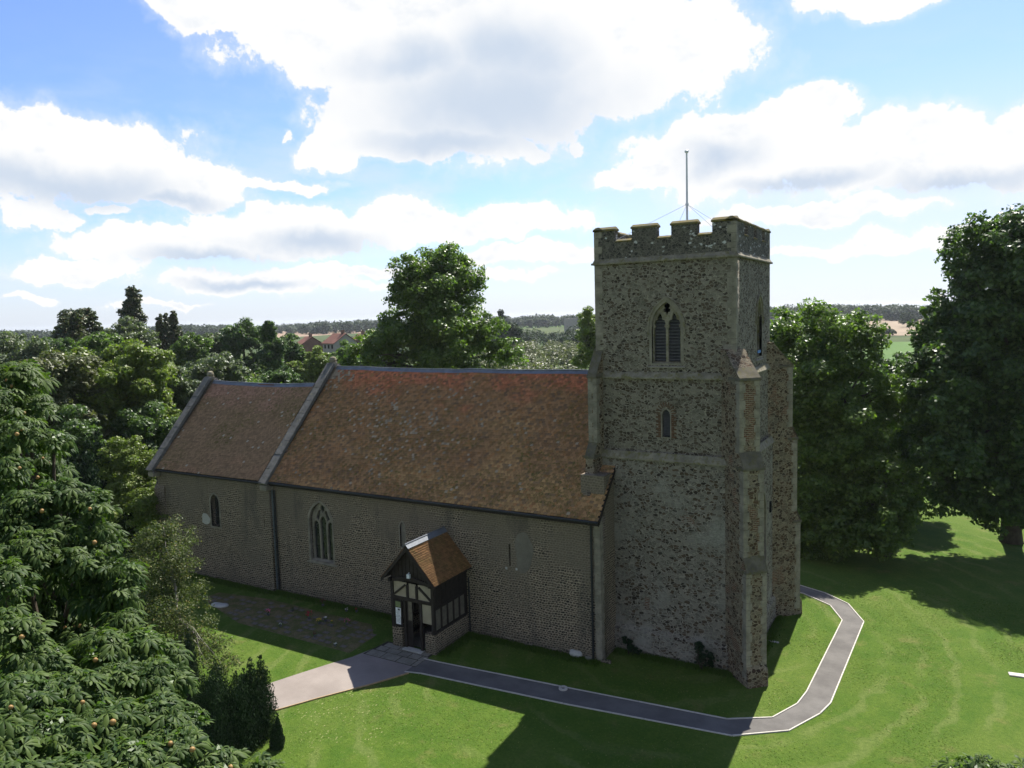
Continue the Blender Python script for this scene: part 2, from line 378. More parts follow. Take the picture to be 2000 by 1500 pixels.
def fast(V, F, smooth=False):
    """V (n,3), F (m,k) equal-size faces"""
    V = np.asarray(V, np.float32); F = np.asarray(F, np.int32); m, k = F.shape
    me = bpy.data.meshes.new('m'); me.vertices.add(len(V)); me.vertices.foreach_set('co', V.ravel())
    me.loops.add(m*k); me.loops.foreach_set('vertex_index', F.ravel())
    me.polygons.add(m); me.polygons.foreach_set('loop_start', np.arange(m, dtype=np.int32)*k)
    try: me.polygons.foreach_set('loop_total', np.full(m, k, np.int32))
    except Exception: pass
    if smooth: me.polygons.foreach_set('use_smooth', np.ones(m, bool))
    me.update(); me.validate(); return me
class MB:
    def __init__(s): s.v = []; s.f = []; s.mi = []; s.parts = []
    def add(s, vs, fs, mi=0):
        b = len(s.v); s.parts.append(([tuple(v) for v in vs], [tuple(f) for f in fs])); s.v += [tuple(v) for v in vs]; s.f += [tuple(i+b for i in f) for f in fs]; s.mi += [mi]*len(fs)
    def box(s, x0, y0, z0, x1, y1, z1, mi=0):
        s.add([(x0, y0, z0), (x1, y0, z0), (x1, y1, z0), (x0, y1, z0), (x0, y0, z1), (x1, y0, z1), (x1, y1, z1), (x0, y1, z1)],
              [(0, 3, 2, 1), (4, 5, 6, 7), (0, 1, 5, 4), (1, 2, 6, 5), (2, 3, 7, 6), (3, 0, 4, 7)], mi)
    def fbox(s, O, A, B, C, mi=0):     # corner and three edge vectors
        O, A, B, C = map(Vector, (O, A, B, C))
        s.add([O, O+A, O+A+B, O+B, O+C, O+A+C, O+A+B+C, O+B+C], [(0, 3, 2, 1), (4, 5, 6, 7), (0, 1, 5, 4), (1, 2, 6, 5), (2, 3, 7, 6), (3, 0, 4, 7)], mi)
    def bar(s, p, q, w_, h, up=(0, 0, 1), mi=0):
        p, q = Vector(p), Vector(q); d = (q-p).normalized(); a = d.cross(Vector(up)).normalized(); b = a.cross(d)
        s.fbox(p-a*w_/2-b*h/2, q-p, a*w_, b*h, mi)
    def prism(s, poly, ext, mi=0):     # polygon (3-D points) swept by ext
        n = len(poly); P = [Vector(v) for v in poly]; E_ = Vector(ext)
        s.add(P+[v+E_ for v in P], [tuple(range(n))[::-1], tuple(range(n, 2*n))]+[(i, (i+1) % n, n+(i+1) % n, n+i) for i in range(n)], mi)
    def tube(s, pts, rs, n=8, mi=0, cap=True):
        pts = [Vector(p) for p in pts]; rings = []
        for i, p in enumerate(pts):
            d = (pts[min(i+1, len(pts)-1)]-pts[max(i-1, 0)]).normalized()
            a = d.cross(Vector((0, 0, 1)) if abs(d.z) < .9 else Vector((1, 0, 0))).normalized(); b = a.cross(d)
            rings.append([p+(a*math.cos(2*math.pi*k/n)+b*math.sin(2*math.pi*k/n))*rs[i] for k in range(n)])
        vs = [v for r in rings for v in r]; fs = []
        for i in range(len(pts)-1):
            for k in range(n):
                k2 = (k+1) % n; fs.append((i*n+k, i*n+k2, (i+1)*n+k2, (i+1)*n+k))
        if cap: fs += [tuple(range(n))[::-1], tuple(range((len(pts)-1)*n, len(pts)*n))]
        s.add(vs, fs, mi)
    def each(s, name, mat_, parent=None, **kw):     # every added solid becomes an object of its own
        out = []
        for vs, fs in s.parts:
            m_ = MB(); m_.add(vs, fs); out.append(m_.build(name, mat_, parent, **kw))
        return out
    def mesh(s, smooth=False):
        me = bpy.data.meshes.new('m'); me.from_pydata(s.v, [], s.f)
        me.polygons.foreach_set('material_index', s.mi)
        if smooth: me.polygons.foreach_set('use_smooth', [True]*len(s.f))
        me.update(); return me
    def build(s, name, mat_, parent=None, loc=None, smooth=False, bevel=0):
        me = s.mesh(smooth)
        bm = bmesh.new(); bm.from_mesh(me); bmesh.ops.recalc_face_normals(bm, faces=bm.faces)
        if bevel: bmesh.ops.bevel(bm, geom=[e for e in bm.edges if len(e.link_faces) == 2 and e.calc_face_angle(0) > .5], offset=bevel, segments=1, affect='EDGES', clamp_overlap=True)
        bm.to_mesh(me); bm.free()
        return link(name, me, mat_, parent, loc)
def plate(outer, holes, thick, O, U, Wv):
    """flat outline (u,w) with holes, extruded by thick behind the front face; O origin, U and Wv axes; front normal = U x Wv"""
    cu = bpy.data.curves.new('c', 'CURVE'); cu.dimensions = '2D'; cu.fill_mode = 'BOTH'; cu.extrude = thick/2
    for pl in [outer]+list(holes):
        sp = cu.splines.new('POLY'); sp.points.add(len(pl)-1)
        for i, (a, b) in enumerate(pl): sp.points[i].co = (a, b, 0, 1)
        sp.use_cyclic_u = True
    ob = bpy.data.objects.new('tmp', cu); COL.objects.link(ob)
    dg = bpy.context.evaluated_depsgraph_get(); dg.update()
    me = bpy.data.meshes.new_from_object(ob.evaluated_get(dg)); bpy.data.objects.remove(ob); bpy.data.curves.remove(cu)
    me.materials.clear()
    U, Wv, O = Vector(U), Vector(Wv), Vector(O); Nn = U.cross(Wv)
    T = Matrix(((U.x, Wv.x, Nn.x, O.x-Nn.x*thick/2), (U.y, Wv.y, Nn.y, O.y-Nn.y*thick/2), (U.z, Wv.z, Nn.z, O.z-Nn.z*thick/2), (0, 0, 0, 1)))
    me.transform(T); me.update(); return me
def arch(cx, w_, z0, z1, z2, n=9):
    """pointed arch outline, half width w_, sill z0, spring z1, apex z2"""
    h = z2-z1; R = (w_*w_+h*h)/(2*w_); pts = [(cx-w_, z0), (cx+w_, z0)]
    a1 = math.atan2(h, R-w_)
    for i in range(n+1): a = a1*i/n; pts.append((cx+w_-R+R*math.cos(a), z1+R*math.sin(a)))
    for i in range(n-1, -1, -1): a = a1*i/n; pts.append((cx-(w_-R+R*math.cos(a)), z1+R*math.sin(a)))
    return pts
def circ(cx, cz, r, n=16, a0=0): return [(cx+r*math.cos(a0+2*math.pi*i/n), cz+r*math.sin(a0+2*math.pi*i/n)) for i in range(n)]
def structure(name, V, F, mat_, loc=(0, 0, 0)):
    me = bpy.data.meshes.new(name); me.from_pydata([tuple(v) for v in V], [], F); me.update()
    return tagit(link(name, me, mat_, None, loc), kind='structure')

# 1-D/2-D value noise for shapes
rg = np.random.default_rng(3); TAB = rg.random((256, 256))
def vn(x, y):
    x = np.asarray(x, float); y = np.asarray(y, float); xi = np.floor(x).astype(int); yi = np.floor(y).astype(int)
    fx = x-xi; fy = y-yi; fx = fx*fx*(3-2*fx); fy = fy*fy*(3-2*fy)
    a = TAB[xi % 256, yi % 256]; b = TAB[(xi+1) % 256, yi % 256]; c_ = TAB[xi % 256, (yi+1) % 256]; d = TAB[(xi+1) % 256, (yi+1) % 256]
    return a*(1-fx)*(1-fy)+b*fx*(1-fy)+c_*(1-fx)*fy+d*fx*fy
def fbm(x, y, o=4): return sum(vn(x*2**i+17*i, y*2**i+9*i)*.5**i for i in range(o))/sum(.5**i for i in range(o))

# ------------------------------------------------------------------ ground, fields, paths
structure('country', [(-3900, -900, -.35), (3900, -900, -.35), (3900, 3900, -.35), (-3900, 3900, -.35)], [(0, 1, 2, 3)], 'country')
nx, ny = 90, 90; V = []; F = []
for j in range(ny+1):
    for i in range(nx+1):
        x = -75+145*i/nx; y = -60+130*j/ny
        V.append((x, y, float(.10*(fbm(x*.12, y*.12, 3)-.5)) if max(abs(x+8), abs(y-2)) > 24 else 0.0))
for j in range(ny):
    for i in range(nx): a = j*(nx+1)+i; F.append((a, a+1, a+nx+2, a+nx+1))
structure('lawn', V, F, 'lawn')
def fieldpoly(name, pts, mat_, z): structure(name, [(*ground(px, py)[:2], z) for px, py in pts], [tuple(range(len(pts)))], mat_)
fieldpoly('stubble_field', [(1630, 622), (1800, 622), (1900, 624), (1900, 652), (1800, 654), (1640, 656)], 'stubble', -.22)
fieldpoly('green_field', [(1480, 672), (1900, 664), (1960, 700), (1960, 730), (1500, 735)], 'pasture', -.22)
fieldpoly('green_strip', [(1560, 615), (1900, 611), (1900, 621), (1560, 623)], 'pasture', -.22)
fieldpoly('ploughed_field', [(540, 646), (720, 640), (740, 648), (540, 660)], 'plough', -.22)
fieldpoly('meadow', [(1000, 634), (1160, 628), (1160, 636), (1000, 642)], 'pasture', -.2)
fieldpoly('tan_field', [(556, 640), (640, 636.5), (650, 639), (556, 644)], 'stubble', -.18)

PI = [(-7.0, -7.30), (-6.2, -7.27), (.07, -6.77), (7.44, -6.15), (9.03, -5.21), (9.74, -3.62), (9.92, -2.42), (10.37, 6.38), (9.55, 8.26), (7.96, 9.48), (6.2, 10.0), (2, 10.2)]
PO = [(-7.0, -8.80), (-6.2, -8.60), (.97, -8.07), (7.93, -7.29), (9.79, -5.93), (10.7, -4.01), (10.96, -2.96), (11.39, 6.65), (10.4, 8.92), (8.99, 10.15), (6.9, 11.1), (2, 11.4)]
n = len(PI)
structure('asphalt_path', [(*p_, .008) for p_ in PI]+[(*p_, .008) for p_ in PO], [(i, n+i, n+i+1, i+1) for i in range(n-1)], 'asphalt')
for nm, pl in (('kerb_inner', PI), ('kerb_outer', PO)):
    mb = MB()
    for i in range(len(pl)-1):
        a, b = Vector((*pl[i], 0)), Vector((*pl[i+1], 0)); L_ = (b-a).length; d = (b-a)/L_
        k = max(1, round(L_/3.2))
        for j in range(k):
            p0, p1 = a+d*(L_*j/k+.01), a+d*(L_*(j+1)/k-.01)
            jz = random.uniform(-.006, .006)
            mb.bar((p0.x, p0.y, .0+jz), (p1.x, p1.y, .0+jz), .052, .085)
    tagit(mb.build(nm, 'kerb_white'), kind='structure')
fc = [(-9.8, -6.75), (-10.05, -7.6), (-10.35, -8.75), (-10.75, -9.6), (-11.3, -10.9), (-12.1, -12.9), (-13.4, -16.2), (-15.5, -20.5), (-13.6, -21.5), (-11.5, -17.6), (-9.95, -14.47), (-8.9, -12.6), (-7.6, -10.5), (-6.75, -8.9), (-6.7, -7.2)]
structure('gravel_path', [(*p_, .005) for p_ in fc], [tuple(range(len(fc)))], 'gravel')
mb = MB(); ed = [(-13.6, -21.5), (-11.5, -17.6), (-9.93, -14.45), (-8.88, -12.58), (-7.58, -10.48), (-6.72, -8.86)]
for i in range(len(ed)-1): mb.bar((*ed[i], .012), (*ed[i+1], .012), .045, .09)
tagit(mb.build('path_edging', 'timber_edging'), kind='structure')
# flagstones before the porch
mb = MB(); ux, uy = Vector((.97, .0, 0)), Vector((0, 1, 0)); random.seed(5)
yy = -8.18
for r_, hgt in enumerate((.62, .50, .48)):
    xx = -10.0+.12*r_
    while xx < -6.95:
        wd = random.choice((.62, .8, .95)); wd = min(wd, -6.85-xx)
        if wd > .25:
            z_ = .018+random.uniform(-.004, .006); sk = random.uniform(-.02, .02)
            mb.prism([(xx+.025, yy+.025, z_), (xx+wd-.025, yy+sk+.025, z_), (xx+wd-.025, yy+hgt-.025, z_), (xx+.025, yy+hgt-.025+sk, z_)], (0, 0, -.03))
        xx += wd
    yy += hgt
structure('flag_bed', [(-10.1, -8.2, .011), (-6.85, -8.2, .011), (-6.85, -6.5, .011), (-9.9, -6.5, .011)], [(0, 1, 2, 3)], 'soil')
tagit(mb.build('flagstones', 'stone_slab', bevel=.006), kind='structure')
# bed of flush memorial plaques by the wall
bed = [(-24.2, -6.75), (-19.0, -8.35), (-10.75, -8.45), (-10.9, -6.4), (-12.1, -5.2), (-20.2, -5.0), (-24.0, -5.6)]
structure('plaque_bed', [(*p_, .004) for p_ in bed], [tuple(range(len(bed)))], 'worn_turf')
# small faults in the lawn: a slab between the buttresses

# ================================================================== the church
S1 = -1.686; TW = 6.772; TY1 = S1+7.233          # tower north face, width, south face
church = empty('church', (0, 0, 0), 'medieval church with a battlemented flint tower, red tiled nave roof and lower chancel', 'church')
NY = -3.728; CY = -4.0; NX0, NX1 = -20.87, .92; CX0 = -31.65
EZ, RZ, RY = 7.04, 13.44, 2.27; CEZ, CRZ, CRY = 7.09, 12.45, .70
def n_wall(name, x0, x1, z0, z1, y, holes, mat_, th=.6):
    me = plate([(x0, z0), (x1, z0), (x1, z1), (x0, z1)], holes, th, (0, y, 0), (1, 0, 0), (0, 0, 1))
    return link(name, me, mat_, church)
# --- nave
nw = arch(-16.98, 1.02, 2.30, 4.75, 6.12); lanc = arch(-10.87, .17, 4.10, 5.20, 5.52, 6); slit = [(-4.10, 4.0), (-4.0, 4.0), (-4.0, 5.15), (-4.10, 5.15)]
n_wall('nave_wall', NX0, NX1, -.2, EZ-.05, NY, [nw, lanc, slit], 'nave_rubble')
mb = MB(); mb.box(NX0, NY+.602, -.2, NX1-.3, NY+.7, EZ-.1); mb.build('dark_backing', 'void', church)  # black sheet standing for the unlit inside behind the wall openings
mb = MB()
mb.box(NX0+.02, RY*2-NY-.6, -.2, 0, RY*2-NY, EZ); mb.box(-.3, NY+.6, -.2, NX1-.004, S1+.3, 8.9)
mb.prism([(NX1-.45, NY+.02, EZ+.25), (NX1-.45, -1.7, 9.15), (NX1-.45, -1.7, EZ-.06)], (.44, 0, 0))
mb.build('return_wall', 'nave_rubble', church)
mb = MB()   # west quoins of the nave
zq = 0.0; k = 0
while zq < EZ-.3:
    h = random.uniform(.26, .38); l = .36 if k % 2 else .30
    mb.box(NX1-l, NY-.012, zq, NX1+.012, NY+(.30 if k % 2 else .40), zq+h-.012); zq += h; k += 1
mb.build('quoins', 'limestone', church, bevel=.01)
# gables with copings
def gable(x, y0, y1, ez, rz, ry, th=.5):
    rise = .34
    mb = MB(); mb.prism([(x-th, y0+.02, -.2), (x-th, y0+.02, ez-.05), (x-th, ry, rz+.12), (x-th, y1, ez-.05), (x-th, y1, -.2)], (th, 0, 0)); g_ = mb.build('gable_wall', 'nave_rubble', church)
    mb = MB(); tn = Vector((0, ry-y0, rz-ez)).normalized(); nrm = Vector((0, -tn.z, tn.y))
    O = Vector((x-th-.06, y0-.42, ez-.40)); L_ = (Vector((0, ry, rz))-Vector((0, y0-.42, ez-.40))).length+.12
    k = 9
    for i in range(k):
        a = O+tn*(L_*i/k); wob = random.uniform(-.012, .012)
        mb.fbox(a+nrm*(.20+wob), tn*(L_/k-.012), (th+.14, 0, 0), nrm*.22)
    t2 = Vector((0, y1-ry, ez-rz)).normalized(); n2_ = Vector((0, -t2.z, t2.y)); L2 = (Vector((0, y1, ez))-Vector((0, ry, rz))).length+.3
    mb.fbox(Vector((x-th-.06, ry, rz))+n2_*.16-t2*.05, t2*L2, (th+.14, 0, 0), n2_*.22)
    cpg = mb.build('coping', 'lead_grey_coping', church, bevel=.02)
    mb = MB(); mb.fbox(Vector((x-th-.03, y0-.60, ez-.62)), (th+.08, 0, 0), (0, .62, 0), (0, 0, .34)); mb.build('kneeler', 'limestone', church, bevel=.04)
    mb = MB(); cz = rz+.42; cx = x-th/2
    mb.fbox((cx-.22, ry-.20, cz-.35), (.44, 0, 0), (0, .4, 0), (0, 0, .35)); mb.tube([(cx, ry, cz), (cx, ry, cz+.12), (cx, ry, cz+.30), (cx, ry, cz+.36)], [.2, .26, .20, .05], 10)
    mb.build('finial', 'coping_stone', church, bevel=.02)
gable(NX0+.1, NY-.02, RY*2-NY, EZ, RZ, RY); gable(CX0+.35, CY, CRY*2-CY, CEZ, CRZ, CRY)
# --- chancel
cl = arch(-25.95, .40, 3.55, 5.15, 5.68, 7); cs = [(-21.47, 4.05), (-21.39, 4.05), (-21.39, 4.9), (-21.47, 4.9)]
n_wall('chancel_wall', CX0, NX0, -.2, CEZ-.05, CY, [cl, cs], 'nave_rubble')
mb = MB(); mb.box(CX0+.3, CY+.602, 0, NX0, CY+.7, 6.9); mb.build('dark_backing', 'void', church)  # same black sheet, painting the dark behind the chancel openings
mb = MB(); mb.box(CX0-.02, CRY*2-CY-.6, -.2, NX0, CRY*2-CY, CEZ); mb.build('south_wall', 'nave_rubble', church); mb = MB(); mb.box(CX0-.25, CY-.14, -.2, CX0+.75, CY+.5, 5.6); mb.prism([(CX0-.25, CY-.14, 5.6), (CX0+.75, CY-.14, 5.6), (CX0+.75, CY+.2, 6.2), (CX0-.25, CY+.2, 6.2)], (0, .3, 0)); mb.build('corner_buttress', 'nave_rubble', church)

# window dressings
def jamb(cx, w_, z0, z1, z2, y, mg, th=.16, proud=.012, mat_='limestone'):
    out = arch(cx, w_+mg, z0-mg*.8, z1, z2+mg*1.15, 12); return link('window_surround', plate(out, [arch(cx, w_, z0, z1, z2, 12)], th, (0, y-proud, 0), (1, 0, 0), (0, 0, 1)), mat_, church)
def glassp(parent, outline, y, name='glass', mat_='leaded_glass'): return link(name, plate(outline, [], .02, (0, y, 0), (1, 0, 0), (0, 0, 1)), mat_, parent)
# nave window: three lights with simple tracery
wn = jamb(-16.98, .90, 2.38, 4.75, 5.95, NY, .13); wn.name = 'nave_window'
ho = []
cxs = (-17.54, -16.98, -16.42)
for i, cx in enumerate(cxs): ho.append(arch(cx, .225, 2.46, (4.45, 4.75, 4.45)[i], (4.80, 5.10, 4.80)[i], 6))
ho.append([(-17.52, 4.95), (-17.30, 4.80), (-17.22, 5.15), (-17.12, 5.45), (-17.30, 5.42)]); ho.append([(-16.44, 4.95), (-16.66, 4.80), (-16.74, 5.15), (-16.84, 5.45), (-16.66, 5.42)])
ho.append([(-17.02, 5.30), (-16.94, 5.30), (-16.80, 5.62), (-16.98, 5.80), (-17.16, 5.62)])
link('tracery', plate(arch(-16.98, .895, 2.385, 4.75, 5.94, 12), ho, .16, (0, NY+.22, 0), (1, 0, 0), (0, 0, 1)), 'limestone', wn)
glassp(wn, arch(-16.98, .89, 2.39, 4.75, 5.93), NY+.33)
mb = MB(); mb.prism([(-18.15, NY-.06, 2.22), (-18.15, NY-.06, 2.30), (-18.15, NY+.22, 2.46), (-18.15, NY+.22, 2.22)], (2.34, 0, 0)); mb.build('sill', 'limestone', wn)
# blocked lancet, slits, chancel lancet
lb = jamb(-10.87, .17, 4.10, 5.20, 5.50, NY, .07); lb.name = 'blocked_lancet'; glassp(lb, arch(-10.87, .17, 4.10, 5.20, 5.50), NY+.10, 'infill', 'cream_plaster' if False else 'stone_slab')
ob = jamb(-25.95, .40, 3.55, 5.15, 5.68, CY, .12); ob.name = 'chancel_lancet'; glassp(ob, arch(-25.95, .395, 3.56, 5.15, 5.67), CY+.34)
for nm, hole, y in (('slit_window', slit, NY), ('slit_window', cs, CY)): glassp(church, hole, y+.25, nm)
mb = MB(); 
# scars of a blocked doorway: render patch, round stone, pale blocks, footing boulders
def patchpoly(pts, y, name, mat_): return link(name, plate(pts, [], .03, (0, y-.012, 0), (1, 0, 0), (0, 0, 1)), mat_, church)
simple('render_patch', (.165, .15, .12), .95, .22, 1.6, .1)
def blobpts(cx, cz, rx, rz, n=26, s=0.0): return [(cx+rx*math.cos(a)*(1+.14*math.sin(3*a+s)+.06*math.sin(7*a)), cz+rz*math.sin(a)*(1+.10*math.sin(2*a+s))) for a in [2*math.pi*i/n for i in range(n)]]
patchpoly(blobpts(-3.25, 4.80, .50, 1.15, s=1), NY, 'render_patch', 'render_patch')
patchpoly(blobpts(-26.92, 3.95, .38, .40, s=2), CY, 'round_stone', 'concrete')
mb = MB()
for x_, z_ in ((-4.27, 3.87), (-3.67, 3.9)): mb.box(x_-.06, NY-.02, z_-.07, x_+.06, NY+.1, z_+.06)
mb.each('pale_block', 'concrete', church, bevel=.015)
def boulder(name, c_, r, mat_, parent=None, label=None, cat=None, seed=0, group=None):
    bm = bmesh.new(); bmesh.ops.create_icosphere(bm, subdivisions=3, radius=1)
    for v in bm.verts:
        k = .8+.4*float(vn(v.co.x*1.7+seed+9, v.co.y*1.7+v.co.z+9)); v.co = Vector((c_[0]+v.co.x*r[0]*k, c_[1]+v.co.y*r[1]*k, c_[2]+v.co.z*r[2]*k))
    me = bpy.data.meshes.new(name); bm.to_mesh(me); bm.free(); me.polygons.foreach_set('use_smooth', [True]*len(me.polygons))
    o = link(name, me, mat_, parent, None if parent else c_)
    if label: tagit(o, label, cat, group)
    return o
boulder('footing_stone', (-.45, NY-.02, .12), (.38, .22, .22), 'concrete', church, seed=1)
boulder('footing_stone', (.25, NY-.05, .05), (.25, .2, .14), 'stone_slab', church, seed=4)
# rough footings along the walls
random.seed(11)
for (x0, x1, y) in ((CX0, NX0, CY), (NX0, -9.5, NY), (-6.5, NX1, NY)):
    x = x0; mb = MB()
    while x < x1:
        l = random.uniform(.2, .5); d = random.uniform(.02, .12); h = random.uniform(.05, .26)
        mb.fbox((x, y-d, -.1), (l-.02, random.uniform(-.02, .02), 0), (0, d+.1, 0), (random.uniform(-.02, .02), 0, h+.1)); x += l
    mb.build('footings', 'nave_rubble', church, bevel=.03)

# --- tiled roofs
def tiles(name, x0, x1, y0, z0, y1, z1, sag, colf, mask=None, gauge=.150, width=.180, parent=church, axis='x', seed=1):
    """slope from eave (y0,z0) to ridge (y1,z1), running along x (or along y when axis is 'y')"""
    R = np.random.default_rng(seed); Ls = math.hypot(y1-y0, z1-z0); us = np.array([(y1-y0)/Ls, (z1-z0)/Ls]); nn = np.array([-us[1], us[0]]) if y1 > y0 else np.array([us[1], -us[0]])
    rows = int(Ls/gauge); cols = int((x1-x0)/width)+1
    J, I = np.meshgrid(np.arange(rows), np.arange(cols), indexing='ij'); J = J.ravel(); I = I.ravel()
    xs = x0+(I-.5*(J % 2))*width; s0 = J*gauge
    ok = (xs+width > x0) & (xs < x1)
    if mask is not None: ok &= ~mask(xs, s0)
    xs, s0 = xs[ok], s0[ok]; n_ = len(xs)
    xa = np.maximum(xs, x0)+.004; xb = np.minimum(xs+width, x1)-.004; s1 = s0+gauge*1.25
    drop = R.normal(0, .006, n_); tw = R.normal(0, .006, n_); lift = .046+np.abs(R.normal(0, .007, n_))+.016*(fbm(xa*.8, s0*1.3, 3)-.5); slip = R.normal(0, .005, n_)+.035*(fbm(xa*.45, s0*.9, 3)-.5)
    def P(x, s, h):
        hh = h+sag(x, s/Ls); a = y0+us[0]*s+nn[0]*hh; b = z0+us[1]*s+nn[1]*hh
        return np.stack([x, a, b], 1) if axis == 'x' else np.stack([a, x, b], 1)
    sa = s0+slip
    V_ = np.stack([P(xa, sa, lift+tw), P(xb, sa, lift-tw), P((xa+xb)/2, sa-.006, lift+.010), P(xa, s1, np.full(n_, .010)), P(xb, s1, np.full(n_, .010)), P((xa+xb)/2, s1, np.full(n_, .018)),
                   P(xa, sa+.004, lift+tw-.05), P(xb, sa+.004, lift-tw-.05), P((xa+xb)/2, sa, lift-.045)], 1).reshape(-1, 3)
    base = np.arange(n_)[:, None]*9
    q = np.array([[0, 2, 5, 3], [2, 1, 4, 5], [6, 8, 2, 0], [8, 7, 1, 2]])
    F_ = (base[:, :, None]+q[None]).reshape(-1, 4)
    me = fast(V_, F_)
    xc, sc = (xa+xb)/2, s0/Ls; col, moss = colf(xc, sc, R)
    c4 = np.concatenate([col, np.ones((n_, 1))], 1); at1 = me.attributes.new('tint', 'FLOAT_COLOR', 'POINT'); at1.data.foreach_set('color', np.repeat(c4, 9, 0).astype(np.float32).ravel())
    at2 = me.attributes.new('moss', 'FLOAT', 'POINT'); at2.data.foreach_set('value', np.repeat(moss, 9).astype(np.float32))
    bm = bmesh.new(); bm.from_mesh(me); bmesh.ops.recalc_face_normals(bm, faces=bm.faces); bm.to_mesh(me); bm.free()
    return link(name, me, 'clay_tile', parent)
def lerp3(a, b, t_): return np.array(a)[None]*(1-t_[:, None])+np.array(b)[None]*t_[:, None]
def nave_col(x, s, R):
    n_ = len(x); u = (x-NX0)/(NX1-NX0)
    red = np.clip((s-.74)*4.2+(fbm(x*.55, s*9)-.5)*2.6+.2*(u-.3), 0, 1)+np.clip((s-.92)*12, 0, .6)*.6; red = np.clip(red, 0, 1)
    col = lerp3((.225, .124, .066), (.36, .125, .068), red)
    low = np.clip(.45-s*1.1+(fbm(x*.4+9, s*7)-.5)*2.2+.5*(u-.5), 0, 1); col = col*(1-low[:, None])+np.array((.30, .180, .085))*low[:, None]
    rnd = R.random(n_)[:, None]; col = col*(.70+.60*rnd)*1.55
    cool = R.random(n_) < .16; col[cool] = col[cool]*.5+np.array((.13, .10, .085))*.5
    orange = R.random(n_) < .12; col[orange] = np.array((.42, .210, .095))*(.7+.4*R.random((orange.sum(), 1)))
    moss = np.clip((fbm(x*.6+3, s*7+2)-.36)*5.0, 0, 1)*np.clip(1.5-s*1.15, .15, 1)*np.clip(.55+R.normal(0, .35, n_), 0, 1)
    lich = np.exp(-((u-.40)/.20)**2-((s-.52)/.28)**2)*.12+np.exp(-((u-.02)/.05)**2-((s-.93)/.08)**2)*.9+.005
    li = R.random(n_) < lich*(.3+1.4*fbm(x*.9, s*9)); col[li] = np.array((.46, .38, .30))*(.55+.5*R.random((li.sum(), 1)))
    moss[li] = 0
    return col, moss
def chan_col(x, s, R):
    n_ = len(x); top = np.clip((s-.72)*3+(fbm(x*.7, s*8)-.5)*2.4, 0, 1)
    col = lerp3((.195, .124, .078), (.26, .145, .11), top); low = np.clip(.22-s*1.8+(fbm(x*.5, s*6)-.5)*1.2, 0, 1); col = col*(1-low[:, None])+np.array((.25, .13, .085))*low[:, None]
    col = col*(.76+.48*R.random((n_, 1)))*1.65
    moss = np.clip((fbm(x*.3+8, s*2.6+1)-.40)*4.5, 0, 1)*np.clip(.55+R.normal(0, .35, n_), 0, 1)
    li = R.random(n_) < .010; col[li] = (.48, .43, .37); moss[li] = 0
    return col, moss
def nave_sag(x, s):
    u = (x-NX0)/(NX1-NX0); return (-.07*np.sin(np.pi*u)*s+.075*(fbm(x*.32, s*0+.5, 2)-.5)*s+.05*(fbm(x*.5, s*4, 3)-.5))
def chan_sag(x, s):
    u = (x-CX0)/(NX0-CX0); return (-.10*np.sin(np.pi*u)*s+.04*(fbm(x*.5+5, s*4, 3)-.5))
ov = .38; sl = (RZ-EZ)/(RY-NY+.02)
ey, ez_ = NY-ov, EZ-.06
s_t = (-1.80-ey)/((RY-ey)/math.hypot(RY-ey, RZ-ez_))
tiles('nave_roof', NX0+.12, NX1+.10, ey, ez_, RY, RZ, nave_sag, nave_col, mask=lambda x, s: (x > -.20) & (s > s_t), seed=1)
cslope = (CRZ-CEZ)/(CRY-CY+.02); cey, cez = CY-ov, CEZ-.06
tiles('chancel_roof', CX0+.38, NX0-.42, cey, cez, CRY, CRZ, chan_sag, chan_col, seed=2, gauge=.140)
# boarding beneath, plus the far slopes
mb = MB()
def slab(mb, x0, x1, ya, za, yb, zb, off, th=.10):
    d = Vector((0, yb-ya, zb-za)).normalized(); nn = Vector((0, -d.z, d.y)); nn = nn if nn.z > 0 else -nn
    a = Vector((x0, ya, za))+nn*(-off); b = Vector((x0, yb, zb))+nn*(-off)
    mb.prism([a, b, b-nn*th, a-nn*th], (x1-x0, 0, 0))
slab(mb, NX0+.1, -.05, ey+.02, ez_, RY, RZ, .17); slab(mb, -.05, NX1+.08, ey+.02, ez_, -1.75, ez_+(-1.75-ey)*(RZ-ez_)/(RY-ey), .10, .06)
slab(mb, CX0+.36, NX0-.4, cey+.02, cez, CRY, CRZ, .18)
mb.each('roof_boarding', 'dark_timber', church)
mb = MB(); slab(mb, NX0+.1, 0, 2*RY-ey, ez_, RY+.02, RZ, .05); slab(mb, CX0+.36, NX0-.4, 2*CRY-cey, cez, CRY+.02, CRZ, .08); so = mb.each('south_slope', 'far_roof_tile', church)
# lead ridges following the sag
def ridge(x0, x1, y, z, sag, name):
    mb = MB(); xs = np.linspace(x0, x1, 40); k = len(xs)
    for side in (-1, 1):
        V_ = []
        for x in xs:
            h = float(sag(np.array([x]), np.array([1.0]))[0])*1.2+.06
            V_ += [(x, y, z+h+.04), (x, y+side*.20, z+h-.15)]
        for i in range(k-1): mb.add([V_[2*i], V_[2*i+1], V_[2*i+3], V_[2*i+2]], [(0, 1, 2, 3) if side < 0 else (3, 2, 1, 0)])
    r_ = mb.build(name, 'lead', church)
    mb = MB(); mb.tube([(x, y, z+float(sag(np.array([x]), np.array([1.0]))[0])*1.2+.10) for x in xs], [.045]*k, 6); o = mb.build('ridge_roll', 'lead', r_)
    return r_
ridge(NX0+.2, .0, RY, RZ, nave_sag, 'nave_ridge'); ridge(CX0+.45, NX0-.4, CRY, CRZ, chan_sag, 'chancel_ridge')
